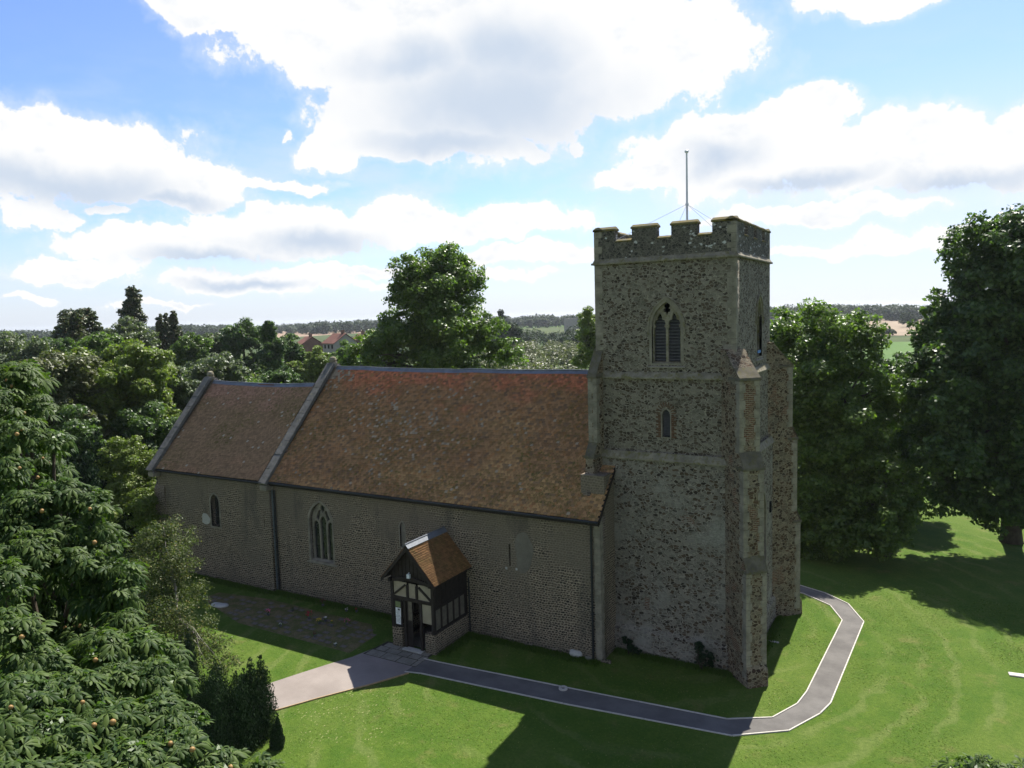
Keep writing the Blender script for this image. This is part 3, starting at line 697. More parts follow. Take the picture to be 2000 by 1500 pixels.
# fascias, gutters, downpipes
mb = MB(); mb.tube([(NX0+.2, ey-.04, ez_-.07), (NX1+.08, ey-.04, ez_-.07)], [.062]*2, 8); mb.tube([(CX0+.2, cey-.03, cez-.09), (NX0-.15, cey-.03, cez-.09)], [.05]*2, 8)
mb.tube([(CX0-.02, cey+.3, cez-.14), (CX0-.02, cey+.02, cez-.10)], [.05]*2, 8); mb.each('gutter', 'gutter_iron', church)
mb = MB(); mb.box(NX0+.1, ey+.05, ez_-.26, NX1+.05, ey+.10, ez_-.03); mb.box(CX0+.3, cey+.05, cez-.22, NX0-.45, cey+.10, cez-.03); mb.box(NX0+.1, ey+.1, ez_-.26, NX1+.02, NY, ez_-.22); mb.box(CX0+.3, cey+.1, cez-.22, NX0-.4, CY, cez-.18)
mb.prism([(NX1+.06, ey+.04, ez_-.28), (NX1+.06, ey+.04, ez_-.02), (NX1+.06, -1.78, 9.32), (NX1+.06, -1.78, 9.06)], (.04, 0, 0)); mb.each('fascia', 'dark_timber', church)
def pipe(x, y, ztop, mat_, r=.05, eave=None):
    mb = MB(); P_ = [(x, y, 0), (x, y, ztop-.25)]
    if eave: P_ += [(x, y-.02, ztop-.2), (x+eave[0], eave[1], ztop+.02)]
    mb.tube(P_, [r]*len(P_), 8)
    for z in np.arange(.5, ztop-.4, 1.8): mb.tube([(x, y, z), (x, y, z+.07)], [r*1.5]*2, 8)
    return mb.build('downpipe', mat_, church)
pipe(.50, NY-.09, EZ-.15, 'gutter_iron', .055, (0, ey)); pipe(NX0+.08, NY-.10, EZ-.2, 'downpipe_grey', .055, (-.1, ey+.1)); pipe(NX0+.25, NY-.08, EZ-.4, 'gutter_iron', .04)
pipe(CX0-.1, CY+.05, CEZ-.2, 'gutter_iron', .05, (0, cey+.1))
pipe(-6.55, NY-.08, 3.3, 'gutter_iron', .04)

# --- tower
def ring(mb, x0, y0, x1, y1, z0, z1, out):      # string course with sloping top
    for (a, b, nx_, ny_) in (((x0, y0), (x1, y0), 0, -1), ((x1, y0), (x1, y1), 1, 0), ((x1, y1), (x0, y1), 0, 1), ((x0, y1), (x0, y0), -1, 0)):
        dx_, dy_ = (b[0]-a[0]), (b[1]-a[1]); L_ = math.hypot(dx_, dy_); ux_, uy_ = dx_/L_*out, dy_/L_*out
        A = (a[0]-0*ux_, a[1]-0*uy_); 
        mb.prism([(A[0], A[1], z1+out*1.1), (A[0]+nx_*out, A[1]+ny_*out, z0+.07), (A[0]+nx_*out*.95, A[1]+ny_*out*.95, z0), (A[0], A[1], z0)], (dx_, dy_, 0))
        mb.box(b[0]-out if nx_+0 == -9 else min(b[0], b[0]+(nx_+ux_/out)*out), min(b[1], b[1]+(ny_+uy_/out)*out), z0, max(b[0], b[0]+(nx_+ux_/out)*out), max(b[1], b[1]+(ny_+uy_/out)*out), z0+.09)
Z1, Z2, Z3, Z4 = 19.05, 13.60, 9.72, 5.20
# three stages of wall
bw = arch(3.56, .70, 14.20, 15.90, 17.10, 12)
def stage(name, mat_, d, z0, z1, nholes=(), wholes=()):
    x0, y0, x1, y1 = -d, S1-d, TW+d, TY1+d
    me = plate([(x0, z0), (x1, z0), (x1, z1), (x0, z1)], nholes, .55, (0, y0, 0), (1, 0, 0), (0, 0, 1)); o = link(name, me, mat_, church)
    me = plate([(y0+.55, z0), (y1, z0), (y1, z1), (y0+.55, z1)], wholes, .55, (x1, 0, 0), (0, 1, 0), (0, 0, 1)); link(name, me, mat_, church)
    mb = MB(); mb.box(x0, y0+.55, z0, x0+.55, y1, z1); mb.box(x0+.55, y1-.55, z0, x1-.55, y1, z1); mb.build(name, mat_, church)
ww = arch(3.0, .62, 14.25, 16.2, 17.2, 12)
stage('belfry_stage', 'tower_rubble', 0, Z2-.4, Z1, [bw], [ww])
sw = arch(3.53, .20, 10.72, 11.75, 12.05, 8); sw2 = arch(2.4, .16, 10.7, 11.7, 11.95, 8)
stage('ringing_stage', 'tower_rubble', .06, Z3-.4, Z2, [sw], [sw2])
wst = arch(2.2, 1.25, 3.2, 6.2, 7.9, 12)
stage('base_stage', 'tower_base_rubble', .26, 1.15, Z3, [], [wst])
mb = MB(); d = .42; mb.box(-d, S1-d, -.2, TW+d, TY1+d, 1.1)
mb.prism([(-d, S1-d, 1.1), (-.25, S1-.25, 1.35), (-.25, S1-.1, 1.35), (-d, S1-.1, 1.1)], (TW+d+.3, 0, 0)); mb.prism([(TW+d, S1-d, 1.1), (TW+.25, S1-d, 1.35), (TW+.1, S1-d, 1.35), (TW+.1, S1-d, 1.1)], (0, 8, 0)); mb.build('plinth', 'tower_base_rubble', church)
mb = MB(); mb.box(.7, S1+.75, 1, TW-.75, TY1-.7, 18.6); mb.build('dark_interior', 'void', church)
mb = MB(); mb.box(.3, S1+.3, 18.7, TW-.3, TY1-.3, 18.95); mb.build('tower_roof', 'lead', church)
mb = MB(); ring(mb, 0, S1, TW, TY1, Z1-.12, Z1, .13); mb.build('parapet_string', 'coping_stone', church)
mb = MB(); ring(mb, -.04, S1-.04, TW+.04, TY1+.04, Z2-.14, Z2+.02, .14); mb.build('string_course', 'coping_stone', church)
mb = MB(); ring(mb, -.2, S1-.2, TW+.2, TY1+.2, Z3-.14, Z3+.06, .17); mb.build('string_course', 'coping_stone', church)
# parapet with merlons
PT = .42; zc, zm = 19.98, 20.52
mb = MB(); mb.box(0, S1, Z1, TW, S1+PT, zc); mb.box(TW-PT, S1+PT, Z1, TW, TY1-PT, zc); mb.box(0, TY1-PT, Z1, TW, TY1, zc); mb.box(0, S1+PT, Z1, PT, TY1-PT, zc)
NM = [(0, 1.06), (1.93, 3.13), (3.84, 5.03), (5.72, TW)]; WM = [(S1+PT, -.10), (.62, 1.80), (2.45, 3.62), (4.25, TY1-PT)]
for a, b in NM: mb.box(a, S1, zc, b, S1+PT, zm); mb.box(a, TY1-PT, zc, b, TY1, zm)
for a, b in WM: mb.box(TW-PT, a, zc, TW, b, zm); mb.box(0, a, zc, PT, b, zm)
mb.build('parapet', 'parapet_flint', church)
mb = MB()
def capx(mb, x0, x1, y0, y1, z, h=.17):     # saddle coping running along x
    o = .05; mb.add([(x0-o, y0-o, z), (x1+o, y0-o, z), (x1+o, y1+o, z), (x0-o, y1+o, z), (x0-o, y0-o, z+h*.5), (x1+o, y0-o, z+h*.5), (x1+o, y1+o, z+h*.5), (x0-o, y1+o, z+h*.5), (x0, (y0+y1)/2-.06, z+h+.04), (x1, (y0+y1)/2-.06, z+h+.04), (x1, (y0+y1)/2+.06, z+h+.04), (x0, (y0+y1)/2+.06, z+h+.04)],
        [(0, 3, 2, 1), (0, 1, 5, 4), (1, 2, 6, 5), (2, 3, 7, 6), (3, 0, 4, 7), (4, 5, 9, 8), (5, 6, 10, 9), (6, 7, 11, 10), (7, 4, 8, 11), (8, 9, 10, 11)])
def capy(mb, x0, x1, y0, y1, z, h=.17):
    n0 = len(mb.v); capx(mb, y0, y1, x0, x1, z, h); mb.v[n0:] = [(v[1], v[0], v[2]) for v in mb.v[n0:]]; mb.parts[-1] = ([(v[1], v[0], v[2]) for v in mb.parts[-1][0]], mb.parts[-1][1])
for a, b in NM: capx(mb, a, b, S1, S1+PT, zm); capx(mb, a, b, TY1-PT, TY1, zm)
for i, (a, b) in enumerate(WM): capy(mb, TW-PT, TW, (a if i else S1), b if i < 3 else TY1, zm-.003); capy(mb, 0, PT, (a if i else S1), b if i < 3 else TY1, zm-.003)
for (a, b) in ((1.06, 1.93), (3.13, 3.84), (5.03, 5.72)): capx(mb, a+.055, b-.055, S1, S1+PT, zc-.02, .11); capx(mb, a+.055, b-.055, TY1-PT, TY1, zc-.02, .11)
for (a, b) in ((-.10, .62), (1.80, 2.45), (3.62, 4.25)): capy(mb, TW-PT, TW, a+.055, b-.055, zc-.02, .11); capy(mb, 0, PT, a+.055, b-.055, zc-.02, .11)
mb.each('merlon_coping', 'merlon_coping', church, bevel=.012)
# tower quoins
mb = MB(); random.seed(4)
for (cx, cy, sx, sy) in ((0, S1, 1, 1), (TW, S1, -1, 1), (TW, TY1, -1, -1)):
    for (z0, z1, dd) in ((Z2+.15, Z1-.12, 0), (Z1+.02, zm-.02, 0)):
        z = z0; k = 0; mb = MB()
        while z < z1-.05:
            h = min(random.uniform(.24, .42), z1-z); a, b = (.40, .22) if k % 2 else (.22, .38)
            if random.random() < .18: a += .18
            X = sorted((cx-sx*.012, cx+sx*a)); Y = sorted((cy-sy*.012, cy+sy*b)); mb.box(X[0], Y[0], z, X[1], Y[1], z+h-.012); z += h; k += 1
        mb.build('quoins', 'limestone', church, bevel=.01)
# belfry windows: two louvred lights under tracery
def belfry(cx, w_, z0, z1, z2, O, U, nrm):
    U = Vector(U); Nn = Vector(nrm); Oo = Vector(O)
    pl = lambda out, holes, th, off: plate(out, holes, th, Oo+Nn*off, U, (0, 0, 1))
    fr = link('belfry_window', pl(arch(cx, w_+.13, z0-.08, z1, z2+.16, 14), [arch(cx, w_, z0, z1, z2, 14)], .2, .015), 'limestone', church)
    k = w_/.70; lw = .285*k; ho = []
    for s_ in (-1, 1):
        c_ = cx+s_*.345*k
        ho.append([(c_-lw, z0+.07), (c_+lw, z0+.07), (c_+lw, z1-.05), (c_+lw*.72, z1+.02), (c_+lw*.98, z1+.14), (c_+lw*.80, z1+.30), (c_+lw*.42, z1+.32), (c_+lw*.36, z1+.46), (c_+s_*-.02, z1+.66), (c_-lw*.36, z1+.46), (c_-lw*.42, z1+.32), (c_-lw*.80, z1+.30), (c_-lw*.98, z1+.14), (c_-lw*.72, z1+.02), (c_-lw, z1-.05)])
    q = z1+.80
    ho.append([(cx, q-.28), (cx+.06, q-.12), (cx+.155*k, q-.10), (cx+.17*k, q+.02), (cx+.08, q+.06), (cx+.15*k, q+.14), (cx+.14*k, q+.25), (cx, q+.33), (cx-.14*k, q+.25), (cx-.15*k, q+.14), (cx-.08, q+.06), (cx-.17*k, q+.02), (cx-.155*k, q-.10), (cx-.06, q-.12)])
    link('tracery', pl(arch(cx, w_-.004, z0+.004, z1, z2-.006, 14), ho, .14, -.12), 'coping_stone', fr)
    mb = MB()
    for s_ in (-1, 1):
        c_ = cx+s_*.345*k
        for i in range(16):
            z = z0+.12+i*.15
            if z > z1+.5: break
            a = Oo+U*(c_-lw-.02)+Nn*(-.29)+Vector((0, 0, z)); a.z = z
            mb.prism([a, a+Nn*(-.16)+Vector((0, 0, .10)), a+Nn*(-.16)+Vector((0, 0, .14)), a+Vector((0, 0, .04))], U*(2*lw+.04))
    mb.build('louvres', 'louvre_slate', fr)
    mb = MB(); a = Oo+U*(cx-w_-.2); a.z = z0-.22; mb.prism([a+Nn*.07, a+Nn*.07+Vector((0, 0, .06)), a-Nn*.2+Vector((0, 0, .24)), a-Nn*.2], U*(2*w_+.4)); mb.build('sill', 'limestone', fr)
    # hood mould
    hp = arch(cx, w_+.20, z1-.35, z1, z2+.25, 14); hi = arch(cx, w_+.12, z1-.36, z1, z2+.155, 14)
    ol = hp[1:]+[hp[0]]; il = hi[1:]+[hi[0]]
    link('hood_mould', pl(ol+il[::-1], [], .12, .07), 'coping_stone', fr)
    return fr
belfry(3.56, .70, 14.20, 15.90, 17.05, (0, S1, 0), (1, 0, 0), (0, -1, 0))
belfry(3.0, .62, 14.25, 16.2, 17.15, (TW, 0, 0), (0, 1, 0), (1, 0, 0))
# slit opening with brick dressings
sf = link('slit_window', plate(arch(3.53, .25, 10.66, 11.76, 12.12, 8), [arch(3.53, .195, 10.72, 11.75, 12.04, 8)], .15, (0, S1-.07, 0), (1, 0, 0), (0, 0, 1)), 'limestone', church)
simple('warm_brick', (.115, .068, .042), .95, .4, 7, .1)
mb = MB()
for s_ in (-1, 1):
    for i in range(12): z = 10.7+i*.092; l = .13 if i % 2 else .24; a = 3.53+s_*.255; mb.box(min(a, a+s_*l), S1-.075, z, max(a, a+s_*l), S1-.02, z+.078)
for i in range(11):
    a = math.pi*(i+.5)/11; c_, s_ = math.cos(a), math.sin(a); mb.bar((3.53+c_*.27, S1-.05, 11.80+s_*.36), (3.53+c_*.50, S1-.05, 11.80+s_*.60), .05, .05, up=(0, 1, 0))
mb.build('brick_dressing', 'warm_brick', sf)
mb = MB()
for i in range(18): z = 10.76+i*.074; mb.prism([(3.34, S1+.10, z), (3.34, S1+.16, z+.05), (3.34, S1+.16, z+.062), (3.34, S1+.10, z+.014)], (.38, 0, 0))
mb.build('louvres', 'louvre_slate', sf)
link('slit_window', plate(arch(2.4, .22, 10.64, 11.7, 12.02, 8), [arch(2.4, .16, 10.7, 11.7, 11.95, 8)], .15, (TW+.075, 0, 0), (0, 1, 0), (0, 0, 1)), 'limestone', church)
wf = link('west_window', plate(arch(2.2, 1.42, 3.05, 6.2, 8.12, 12), [arch(2.2, 1.18, 3.2, 6.2, 7.8, 12)], .25, (TW+.29, 0, 0), (0, 1, 0), (0, 0, 1)), 'limestone', church)
link('tracery', plate(arch(2.2, 1.2, 3.2, 6.2, 7.85, 12), [arch(2.2-.75, .3, 3.3, 6.0, 6.5), arch(2.2, .3, 3.3, 6.3, 6.9), arch(2.2+.75, .3, 3.3, 6.0, 6.5), circ(2.2, 7.2, .22, 10)], .15, (TW+.08, 0, 0), (0, 1, 0), (0, 0, 1)), 'limestone', wf)
link('glass', plate(arch(2.2, 1.2, 3.2, 6.2, 7.85, 12), [], .02, (TW-.04, 0, 0), (0, 1, 0), (0, 0, 1)), 'leaded_glass', wf)
mb = MB(); mb.box(TW+.26, 4.30, 6.0, TW+.32, 4.6, 6.55); mb.build('niche_shade', 'void', church)  # black block on the wall face paints the shade inside a niche
mb = MB(); mb.box(TW-.02, 2.7, 14.42, TW+.02, 3.3, 14.56); mb.build('blue_netting', 'blue_scrap', church)
# drain hole in the parapet
mb = MB(); mb.box(3.44, S1-.10, 18.96, 3.54, S1-.002, 19.06); mb.build('drain_spout', 'concrete', church)

# buttresses: profile in (distance out, height), swept across the width
def buttress(cx, cy, dx_, dy_, wid, prof, caps, zq0=.35):
    D = Vector((dx_, dy_, 0)).normalized(); A = Vector((-D.y, D.x, 0)); C0 = Vector((cx, cy, 0))
    mb = MB()
    poly = [C0+D*d_+Vector((0, 0, z_))-A*wid/2 for d_, z_ in prof]; mb.prism(poly, A*wid)
    b0_ = mb.build('buttress', 'buttress_rubble', church)
    mb = MB(); random.seed(int(cx*10)+int(cy*7)+90)
    zs = [c_[0] for c_ in caps]
    for (z0, z1, d_) in [(zq0, caps[-1][0]-.02, caps[-1][1])]+[(caps[i+1][0]+caps[i+1][3], caps[i][0]-.02, caps[i][1]) for i in range(len(caps)-1)]:
        for s_ in (-1, 1):
            z = z0; k = 0; mb = MB()
            while z < z1-.06:
                h = min(random.uniform(.26, .44), z1-z); a, b = (.30, .26) if k % 2 else (.22, .36)
                O = C0+D*(d_+.014)+A*(s_*(wid/2+.012))+Vector((0, 0, z)); mb.fbox(O, -A*s_*a, -D*b, (0, 0, h-.012)); z += h; k += 1
            if mb.v: mb.build('quoins', 'limestone', b0_, bevel=.01)
    for (z, dl, du, h) in caps:
        mb = MB()
        hh_ = h+(.40 if du < .5 else 0); a_, b_ = C0+D*(dl+.05)-A*(wid/2+.02)+Vector((0, 0, z)), C0+D*(du if du > .5 else -.1)-A*(wid/2+.02)+Vector((0, 0, z+hh_+.03))
        mb.prism([a_, a_+Vector((0, 0, .05)), b_+Vector((0, 0, .05)), b_-Vector((0, 0, .03))], A*(wid+.04))       # weathering: drip mould, hipped stone slope
        o = .07; w2 = wid/2+o-.03; Zv = Vector((0, 0, 1))
        bl, br_ = C0+D*(dl+o)-A*w2+Zv*z, C0+D*(dl+o)+A*w2+Zv*z; il, ir = C0+D*(du-.25)-A*w2+Zv*z, C0+D*(du-.25)+A*w2+Zv*z
        mb.prism([il-Zv*.09, bl-Zv*.09, bl, il], A*(2*w2))
        apex = C0+D*(du+.012)+Zv*(z+h)
        ap2 = C0+D*(du-.25)+Zv*(z+h)
        mb.add([bl, br_, apex, ap2, il, ir], [(0, 1, 2), (0, 2, 3, 4), (1, 5, 3, 2), (0, 4, 5, 1), (3, 5, 4)])
        mb.build('weathering', 'weather_stone', b0_)
    return b_
def prof3(e2, e3, e4, e5, h2):
    return [(-.6, -.2), (e5+.14, -.2), (e5+.12, .7), (e4, .95), (e4, Z4), (e3, Z4+.45), (e3, Z3), (e2, Z3+.55), (e2, Z2), (-.1, Z2+h2), (-.6, Z2+h2)]
r2 = math.sqrt(2)
P3 = prof3(1.06, 1.36, 1.58, 1.60, 1.25); caps3 = [(Z2, 1.06, .45, .62), (Z3, 1.36, 1.06, .62), (Z4, 1.58, 1.36, .55)]
b1 = buttress(TW, S1, 1, -1, 1.0, P3, caps3); b2 = buttress(TW, TY1, 1, 1, 1.0, P3, caps3)
buttress(0, TY1, -1, 1, 1.0, P3, caps3)
# north buttress rising out of the nave roof
buttress(.14, S1, -.10, -1, .46, [(-.5, 6.5), (1.55, 6.5), (1.55, 7.9), (1.12, 9.0), (1.05, Z3), (.72, Z3+.6), (.72, Z2), (-.1, Z2+1.3), (-.5, Z2+1.3)], [(Z2, .72, .05, .9), (Z3, 1.05, .72, .6)], zq0=9.6)

# --- porch
PX, PHW = -8.03, 1.34; PYF, PYB = -6.72, NY; PE, PR = 3.63, 5.42; POV = .31
porch = link('porch', (lambda m_: m_)(fast([(PX-PHW+.3, PYF+.3, .06), (PX+PHW-.3, PYF+.3, .06), (PX+PHW-.3, PYB, .06), (PX-PHW+.3, PYB, .06)], [(0, 1, 2, 3)])), 'stone_slab', church)
mb = MB()
for s_ in (-1, 1):
    x0, x1 = sorted((PX+s_*PHW, PX+s_*(PHW-.30))); mb.box(x0, PYF, -.1, x1, PYB, 1.02)
    x0, x1 = sorted((PX+s_*(PHW-.3), PX+s_*(PHW-.62))); mb.box(x0, PYF, -.1, x1, PYF+.32, 1.02)
mb.each('dwarf_wall', 'nave_rubble', porch, bevel=.015)
mb = MB(); B = mb.box; yF = PYF-.02
tb = .17
for s_ in (-1, 1):     # corner posts, side posts, sills, plates
    xo = PX+s_*(PHW-.085)
    B(xo-.085, yF, 1.02, xo+.085, yF+.17, 3.45); B(xo-.07, PYB-.16, 1.02, xo+.07, PYB-.01, 3.45)
    B(xo-.09, yF+.17, 1.02, xo+.09, PYB-.16, 1.14); B(xo-.08, yF+.17, 2.22, xo+.08, PYB-.16, 2.34); B(xo-.09, yF-.2, 3.45, xo+.09, PYB, 3.60)
    xi = PX+s_*.50
    B(xi-.075, yF+.004, .02, xi+.075, yF+.15, 2.50)
    L_ = PYB-.16-yF-.17
    for k in range(1, 5): yy_ = yF+.17+L_*k/5; B(xo-.05, yy_-.045, 1.14, xo+.05, yy_+.045, 2.22)
    for k in range(14): yy_ = yF+.17+L_*(k+.5)/14; B(xo-.03-.012*(k % 2), yy_-L_/28+.006, 2.34, xo+.03+.012*(k % 2), yy_+L_/28-.006, 3.45)
    mb.bar((PX+s_*(PHW-.16), yF+.07, 2.70), (PX+s_*.42, yF+.07, 3.30), .10, .15, up=(0, 1, 0))
B(PX-PHW+.17, yF-.01, 2.50, PX+PHW-.17, yF+.15, 2.66)
B(PX-.36, yF+.005, 2.66, PX-.22, yF+.14, 3.34); B(PX+.22, yF+.005, 2.66, PX+.36, yF+.14, 3.34)
# cambered tie beam
pts = [(PX-PHW-.1+2*(PHW+.1)*i/12, 3.34+.22*math.sin(math.pi*i/12)) for i in range(13)]
for i in range(12): mb.prism([(pts[i][0], yF-.05, pts[i][1]), (pts[i+1][0], yF-.05, pts[i+1][1]), (pts[i+1][0], yF-.05, pts[i+1][1]+.20), (pts[i][0], yF-.05, pts[i][1]+.20)], (0, .2, 0))
for k in range(-5, 6):      # gable boards and studs
    x = PX+k*.235; zt = PR-abs(x-PX)*(PR-PE)/(PHW+POV)-.12
    if zt > 3.62: B(x-.105, yF+.05, 3.5, x+.105, yF+.08+.01*(k % 2), zt); B(x-.13, yF+.02, 3.5, x-.09, yF+.09, zt)
mb.build('frame', 'dark_timber', porch, bevel=.008)
mb = MB()
for s_ in (-1, 1):      # barge boards
    mb.bar((PX+s_*(PHW+POV), PYF-.34, PE-.10), (PX, PYF-.34, PR-.10), .05, .20, up=(0, 1, 0)) if False else mb.prism([(PX+s_*(PHW+POV), PYF-.36, PE-.20), (PX+s_*(PHW+POV), PYF-.36, PE), (PX, PYF-.36, PR), (PX, PYF-.36, PR-.22)], (0, .05, 0))
mb.each('bargeboard', 'dark_timber', porch)
mb = MB()
for s_ in (-1, 1):      # plaster panels
    x0, x1 = sorted((PX+s_*.36, PX+s_*(PHW-.17))); mb.box(x0, yF+.07, 2.66, x1, yF+.10, 3.42)
    x0, x1 = sorted((PX+s_*.575, PX+s_*(PHW-.17)))
    if s_ > 0: mb.box(x0, yF+.07, 1.50, x1, yF+.10, 2.50)
    xo = PX+s_*(PHW-.085)
mb.box(PX-.22, yF+.075, 2.66, PX+.22, yF+.105, 3.40)
mb.each('plaster_panel', 'cream_plaster', porch)
mb = MB()      # leaded side lights
for s_ in (-1, 1):
    xo = PX+s_*(PHW-.085)
    for k in range(5):
        y0 = yF+.17+L_*k/5+.07; mb.box(xo-.008, y0, 1.16, xo+.008, y0+L_/5-.14, 2.20)
simple('side_light', (.14, .125, .095), .5, .35, 5, .4)
mb.each('side_light', 'side_light', porch)
mb = MB(); mb.box(PX-.42, PYF+.10, .06, PX-.10, PYF+.14, 1.45); mb.box(PX-.42, PYF+.10, 1.45, PX-.36, PYF+.14, 2.5); mb.box(PX-.12, PYF+.10, 1.45, PX-.07, PYF+.14, 2.5); dr = mb.build('door', 'dark_timber', porch)
mb = MB(); mb.box(PX-.36, PYF+.11, 1.45, PX-.12, PYF+.13, 2.48); mb.build('door_glass', 'side_light', dr)
mb = MB(); mb.box(PX-.5, PYB-.02, .1, PX+.5, PYB-.005, 2.3); mb.build('inner_door', 'dark_timber', porch)
mb = MB(); mb.fbox((PX-.08, PYF+1.2, 1.4), (.5, 1.2, 0), (0, .03, 0), (0, 0, .6)); mb.box(PX-PHW+.32, PYF+.5, .45, PX-PHW+.62, PYB-.2, .50); mb.box(PX+PHW-.62, PYF+.5, .45, PX+PHW-.32, PYB-.2, .50); mb.each('bench', 'dark_timber', porch)
mb = MB(); mb.box(PX-.55, PYF-.25, .0, PX+.60, PYF+.1, .07); mb.build('threshold', 'concrete', porch)
mb = MB(); mb.fbox((PX-.10, yF-.10, 3.78), (.17, 0, 0), (0, -.12, 0), (0, 0, .20)); mb.tube([(PX-.015, yF-.1, 4.05), (PX-.015, yF-.2, 3.98)], [.02]*2, 6); mb.build('lantern', 'pole_white', porch)
def porch_col(x, s, R):
    n_ = len(x); col = lerp3((.26, .135, .055), (.33, .17, .07), R.random(n_)); col *= (.66+.42*R.random((n_, 1))); moss = np.clip((fbm(x*2.2, s*4)-.5)*3, 0, .5); return col, moss
zero = lambda x, s: .015*(fbm(x*1.5, s*4, 2)-.5)
for s_ in (-1, 1):
    tiles('porch_roof', PYF-.34, PYB, PX+s_*(PHW+POV), PE, PX, PR, zero, porch_col, parent=porch, axis='y', gauge=.12, width=.17, seed=5+s_)
mb = MB()
for s_ in (-1, 1):
    a = Vector((PX+s_*(PHW+POV-.02), PYF-.32, PE-.03)); b = Vector((PX, PYF-.32, PR-.03)); mb.prism([a, b, b-Vector((0, 0, .07)), a-Vector((0, 0, .07))], (0, PYB-PYF+.32, 0))
mb.each('roof_boarding', 'dark_timber', porch)
mb = MB()
for s_ in (-1, 1): mb.prism([(PX, PYF-.37, PR+.13), (PX+s_*.19, PYF-.37, PR-.06), (PX+s_*.19, PYF-.37, PR-.09), (PX, PYF-.37, PR+.10)], (0, PYB-PYF+.37, 0))
mb.tube([(PX, PYF-.38, PR+.14), (PX, PYB, PR+.14)], [.035]*2, 6); mb.build('ridge_lead', 'lead', porch)

# notices in the porch
nb = link('notice_board', fast([(-9.13, yF-.02, 1.12), (-8.66, yF-.02, 1.12), (-8.66, yF-.02, 2.46), (-9.13, yF-.02, 2.46)], [(0, 1, 2, 3)]), 'dark_timber', None, (-8.9, yF-.02, 1.12))
tagit(nb, 'dark wooden notice board with white sheets beside the porch door', 'notice board')
mb = MB(); mb.box(-9.14, yF-.05, 1.10, -9.09, yF+.0, 2.48); mb.box(-8.70, yF-.05, 1.10, -8.65, yF+.0, 2.48); mb.box(-9.09, yF-.05, 2.43, -8.70, yF+.0, 2.48); mb.box(-9.09, yF-.05, 1.10, -8.70, yF+.0, 1.15); mb.build('frame', 'dark_timber', nb)
mb = MB(); mb.box(-9.06, yF-.036, 1.62, -8.73, yF-.028, 2.08); mb.box(-9.05, yF-.036, 1.22, -8.75, yF-.028, 1.60); sh = mb.build('white_sheet', 'white_paper', nb)
mb = MB(); mb.box(-9.06, yF-.036, 2.12, -8.74, yF-.028, 2.40); mb.build('green_sheet', 'green_paper', nb)
mb = MB(); mb.box(-8.92, yF-.041, 1.94, -8.78, yF-.037, 2.04)
for i in range(9): z = 1.88-i*.07; mb.box(-9.03+.02*(i % 3), yF-.041, z, -8.80+.03*(i % 2), yF-.037, z+.016) if abs(z-1.6) > .03 else None
mb.build('print', 'print_ink', sh)

# --- flagpole with guys
FX, FY = TW/2+.1, 1.95
fp = empty('flagpole', (FX, FY, 18.95), 'slender white flagpole with three wire guys on the tower roof', 'flagpole')
mb = MB(); mb.tube([(FX, FY, 18.95), (FX, FY, 22.0), (FX, FY, 24.45)], [.06, .055, .042], 10); mb.build('pole', 'pole_white', fp)
mb = MB(); mb.tube([(FX, FY, 24.42), (FX, FY, 24.46), (FX, FY, 24.54), (FX, FY, 24.58)], [.05, .10, .10, .03], 10); mb.build('cap', 'pole_white', fp)
mb = MB(); mb.tube([(FX, FY, 21.86), (FX, FY, 21.96)], [.085]*2, 10); mb.build('collar', 'pole_white', fp)
for gx_, gy_, gz_ in ((.5, S1+.3, 19.9), (1.2, TY1-.5, 19.6), (TW-.5, TY1-.6, 19.8), (TW-.6, S1+.5, 19.8)):
    mb = MB(); mb.tube([(FX, FY, 21.92), (gx_, gy_, gz_)], [.009]*2, 4); mb.build('guy_wire', 'wire', fp)

# ================================================================== vegetation
def unit(v): return v/np.maximum(np.linalg.norm(v, axis=-1, keepdims=True), 1e-9)
def clumps(lobes, R, per=1.0, rc=.24):
    """lobes: (centre, radii) ellipsoids -> clump centres and radii spread over and inside them"""
    C_, Rr = [], []
    for c_, r in lobes:
        c_ = np.array(c_, float); r = np.array(r, float); n_ = max(7, int(per*46*(r.mean()/4)**.7))
        d = unit(R.normal(size=(n_, 3))); d[:, 2] = np.where(d[:, 2] < -.88, -d[:, 2], d[:, 2])
        k = R.uniform(.50, 1.04, (n_, 1)); C_.append(c_+d*r*k); Rr.append(r.mean()*rc*R.uniform(.45, 1.25, n_))
        n2_ = max(2, n_//5); d = unit(R.normal(size=(n2_, 3))); C_.append(c_+d*r*R.uniform(0, .45, (n2_, 1))); Rr.append(r.mean()*rc*1.3*np.ones(n2_))
    return np.concatenate(C_), np.concatenate(Rr)
def leaves(C_, Rr, n_, size, R, up=.45, flat=.75, asp=.62, droop=0.0):
    """n leaf-sized rhombs round clump centres"""
    w_ = Rr**2; idx = R.choice(len(Rr), n_, p=w_/w_.sum()); d = unit(R.normal(size=(n_, 3))); d[:, 2] = np.where(R.random(n_) < .5, np.abs(d[:, 2]), d[:, 2])
    rr = Rr[idx]*(.30+.95*R.random(n_)**.75)
    p = C_[idx]+d*rr[:, None]*np.array([1, 1, flat])
    nr = unit(d*.8+np.array([0, 0, up])+R.normal(size=(n_, 3))*.55)
    a = unit(np.cross(nr, R.normal(size=(n_, 3)))); b = np.cross(nr, a)
    if droop: a = unit(a*.6+np.array([0, 0, -droop])); b = unit(np.cross(nr, a))
    s = size*R.uniform(.6, 1.45, n_)[:, None]
    V_ = np.stack([p-a*s*.5, p+b*s*.5*asp-nr*s*.08, p+a*s*.5, p-b*s*.5*asp-nr*s*.08], 1).reshape(-1, 3)
    return V_, np.arange(n_*4).reshape(-1, 4)
